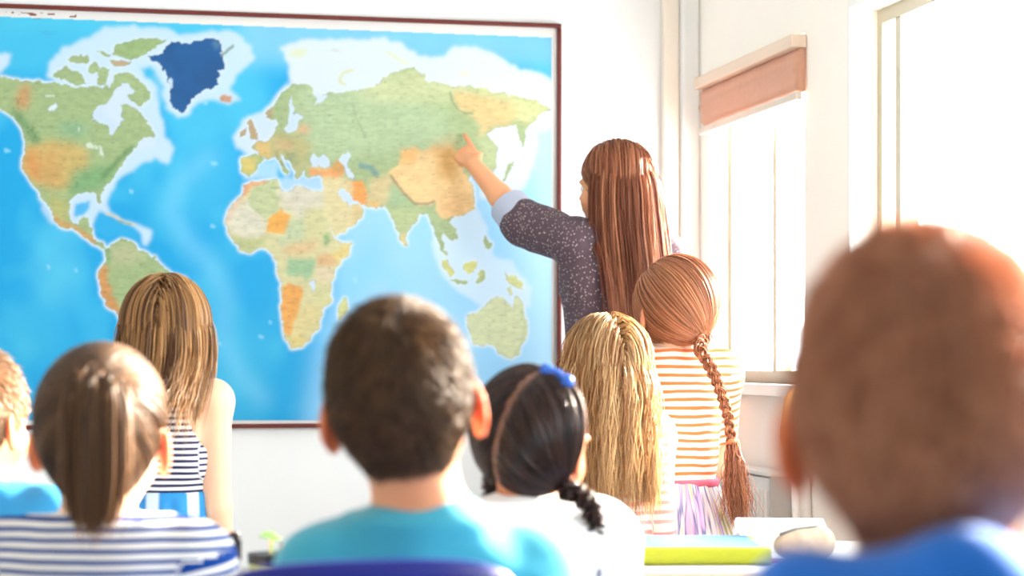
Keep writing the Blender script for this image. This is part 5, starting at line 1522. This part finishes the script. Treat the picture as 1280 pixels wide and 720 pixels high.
# ---- the girl with one long braid
def girl_braid():
    Y = 4.45; zt = CAM_Z + (HOR - 321) / FPX * Y; s = (zt - .006) / 1.238
    loc = ((845 - 640) / FPX * Y, Y, 0)
    p = make_person('girl with a long auburn braid in an orange striped top and pastel skirt', 'standing pupils', loc, math.radians(6), CH, s, 0,
                    (math.radians(24), math.radians(-2), math.radians(-2)), ('front', 'front'), False, SK_FAIR, None, shrug=.03, wid=.80)
    finish_body(p, srgb(150, 92, 62))
    X, hs = p['X'], p['hs']; n = 5200
    P, N, q = sample_roots(p['V'], p['F'], X, hs, n)
    tie = (.030, -.078, -.052)
    W = gather(P, q, X, hs, tie, 16, RNG.uniform(.001, .009, n))
    hm = hair_mat('hair_auburn', srgb(150, 88, 60), srgb(226, 160, 118), translucent=.3)
    tube_strands('hair', W, .0011, hm, p['root'], hv=np.clip(.55 + .3 * np.sin(np.arctan2(q[:, 0], q[:, 2]) * 12) + RNG.normal(size=n) * .16, 0, 1), taper=.6)
    T0 = X[0] @ (np.array(tie) * hs) + X[1]
    rz = math.radians(6)
    def W2(px, y, Yd):      # a point of the survey, in the girl's own frame
        w = np.array([(px - 640) / FPX * Yd - loc[0], Yd - loc[1], CAM_Z + (HOR - y) / FPX * Yd]); c, s_ = math.cos(-rz), math.sin(-rz)
        return np.array([w[0] * c - w[1] * s_, w[0] * s_ + w[1] * c, w[2]])
    path = [T0, W2(874, 436, 4.34), W2(888, 458, 4.33), W2(901, 488, 4.335), W2(910, 520, 4.345), W2(915, 552, 4.35)]
    B = braid_strands(path, .0145, 5.0, n_lobe=34)
    pl = tube_strands('braid', B, .0011, hm, p['root'], taper=.9)
    e = path[-1]
    tube_strands('braid_end', fan_tail(e, (.12, -.05, -1), 420, .17, .010, .14, k=16, gravity=.05, wave=.003), .0012, hm, pl)
    MB().tube([e + np.array([0, 0, .006]), e + np.array([0, 0, -.006])], .0125, 12).build('hair_band', mat('band_tan', srgb(190, 120, 80), .6), pl, smooth=True)
    top(p, 'striped_top', stripe_mat('orange_stripes', srgb(244, 232, 216), srgb(226, 118, 66), .0180, .42, wob=.0045, wobs=14), CAM_Z - (606 - HOR) / FPX * Y, .7, infl=.010, wr=.003, seed=9, collar=.004)
    # pastel tulle skirt
    m = bpy.data.materials.new('pastel_tulle'); m.use_nodes = True; nt = m.node_tree; b = nt.nodes['Principled BSDF']; b.inputs['Roughness'].default_value = .8
    a = nt.nodes.new('ShaderNodeAttribute'); a.attribute_name = 'ang'; d = nt.nodes.new('ShaderNodeAttribute'); d.attribute_name = 'dn'
    cb = nt.nodes.new('ShaderNodeCombineXYZ'); mu = nt.nodes.new('ShaderNodeMath'); mu.operation = 'MULTIPLY'; mu.inputs[1].default_value = .18
    nt.links.new(a.outputs['Fac'], cb.inputs[0]); nt.links.new(d.outputs['Fac'], mu.inputs[0]); nt.links.new(mu.outputs[0], cb.inputs[1])
    nz = nt.nodes.new('ShaderNodeTexNoise'); nz.inputs['Scale'].default_value = 7.5; nz.inputs['Detail'].default_value = 2; nt.links.new(cb.outputs[0], nz.inputs['Vector'])
    cr = nt.nodes.new('ShaderNodeValToRGB'); el = cr.color_ramp.elements
    el[0].position = .28; el[0].color = srgb(206, 96, 70); el[1].position = .78; el[1].color = srgb(226, 150, 196)
    for pos, c in ((.37, (130, 142, 84)), (.43, (186, 172, 130)), (.49, (214, 200, 206)), (.55, (86, 96, 130)), (.61, (206, 160, 206)), (.70, (226, 190, 210))):
        x = cr.color_ramp.elements.new(pos); x.color = srgb(*c)
    nt.links.new(nz.outputs['Fac'], cr.inputs['Fac']); nt.links.new(cr.outputs['Color'], b.inputs['Base Color'])
    wz = CAM_Z - (604 - HOR) / FPX * Y
    skirt(p, 'tulle_skirt', m, wz + .01, .50, flare=.085, pleats=17, amp=.010)
    F = Field([-.2, -.2, wz - .03], [.2, .2, wz + .04], .005); F.op(lathe_z(p['tr'], .018), .02); F.cut(lambda x, y, z: np.maximum(z - wz - .012, wz - .008 - z) + 0 * x + 0 * y)
    V, Q = F.mesh(); mesh_np('waistband', V, Q, mat('waistband_pink', srgb(206, 96, 120), .7, noise=.2, nscale=40), p['root'])
    shoes(p, mat('shoe_white3', srgb(226, 222, 220), .5), M_sole)
girl_braid()

# ---- the woman pointing at the map
def woman():
    Y = 5.62; rz = math.radians(30); loc = (.292, Y, 0)
    def W2(px, y, Yd):
        w = np.array([(px - 640) / FPX * Yd - loc[0], Yd - loc[1], CAM_Z + (HOR - y) / FPX * Yd]); c, s_ = math.cos(-rz), math.sin(-rz)
        return np.array([w[0] * c - w[1] * s_, w[0] * s_ + w[1] * c, w[2]])
    S_ = np.array([-.120, .005, 1.372]); E_ = W2(652, 277, 5.73); Wr = W2(592, 206, 5.845); tip = W2(568, 165, 5.945)
    al = unit(tip - Wr); c, s_ = math.cos(-rz), math.sin(-rz)
    thv = np.array([.55, .15, .55]); thv = np.array([thv[0] * c - thv[1] * s_, thv[0] * s_ + thv[1] * c, thv[2]])
    al2 = unit(al - .12 * thv)
    p = make_person('woman with long auburn hair in a dark speckled blouse, pointing at the map', None, loc, rz, AD, 1.0, 0,
                    (math.radians(30), math.radians(2), math.radians(0)), ((S_, E_, Wr, al2, thv), 'hang'), False, srgb(232, 170, 128), None, h=.0055, reach=-1,
                    fine={2: [(1.40, 1.75, .0035)], 0: [(-.62, -.28, .0035)], 1: [(.30, .52, .0035)]})
    finish_body(p, srgb(110, 62, 42))
    hm = hair_mat('hair_long_auburn', srgb(132, 70, 48), srgb(216, 146, 106), translucent=.3)
    long_hair(p, 9000, hm, 1.165, thick=.0014, off_hi=.014, jit=.09, wave=.002, wavef=9, part_x=.0, back_pull=.05)
    # speckled blouse
    m = bpy.data.materials.new('speckled_cloth'); m.use_nodes = True; nt = m.node_tree; b = nt.nodes['Principled BSDF']; b.inputs['Roughness'].default_value = .8
    tc = nt.nodes.new('ShaderNodeTexCoord'); vo = nt.nodes.new('ShaderNodeTexVoronoi'); vo.inputs['Scale'].default_value = 120
    nt.links.new(tc.outputs['Object'], vo.inputs['Vector'])
    cr = nt.nodes.new('ShaderNodeValToRGB'); cr.color_ramp.elements[0].position = .16; cr.color_ramp.elements[0].color = srgb(196, 176, 176)
    cr.color_ramp.elements[1].position = .30; cr.color_ramp.elements[1].color = srgb(84, 66, 76)
    nt.links.new(vo.outputs['Distance'], cr.inputs['Fac']); nt.links.new(cr.outputs['Color'], b.inputs['Base Color'])
    d = unit(Wr - E_); u_ = unit(E_ - S_)
    def loose(F, p):
        F.op(cone(S_ + u_ * .04, E_ + u_ * .0, .060, .064), .03)
        F.op(cone(E_ - d * .01, E_ + d * .012, .062, .058, cap=True), .02)
    top(p, 'blouse', m, .84, .9, infl=.014, wr=.005, seed=11, collar=.008, h=.006, flare=.05, extra=loose)
    # the turned-up cuff at the raised elbow, and the sleeve of the lowered arm
    d = unit(Wr - E_)
    for nm, a0, a1, ra, rb, mm in (('cuff', -.012, .076, .064, .057, mat('cuff_cloth', srgb(176, 184, 204), .8, noise=.06, nscale=30)),):
        F = Field(E_ - .13, E_ + .13, .0035)
        F.op(cone(E_ + d * a0, E_ + d * a1, ra, rb, cap=True), .01)
        F.op(cone(E_ + d * (a1 - .03), E_ + d * (a1 + .03), .046, .046), .004, 's')
        F.wrinkle(.0015, f=70, seed=2); V, Q = F.mesh(); mesh_np(nm, V, Q, mm, p['root'])
    trousers(p, 'trousers', mat('trouser_dark', srgb(52, 54, 66), .8), .98, infl=.010, h=.008)
    shoes(p, mat('shoe_black', srgb(30, 28, 30), .4), M_foot)
woman()
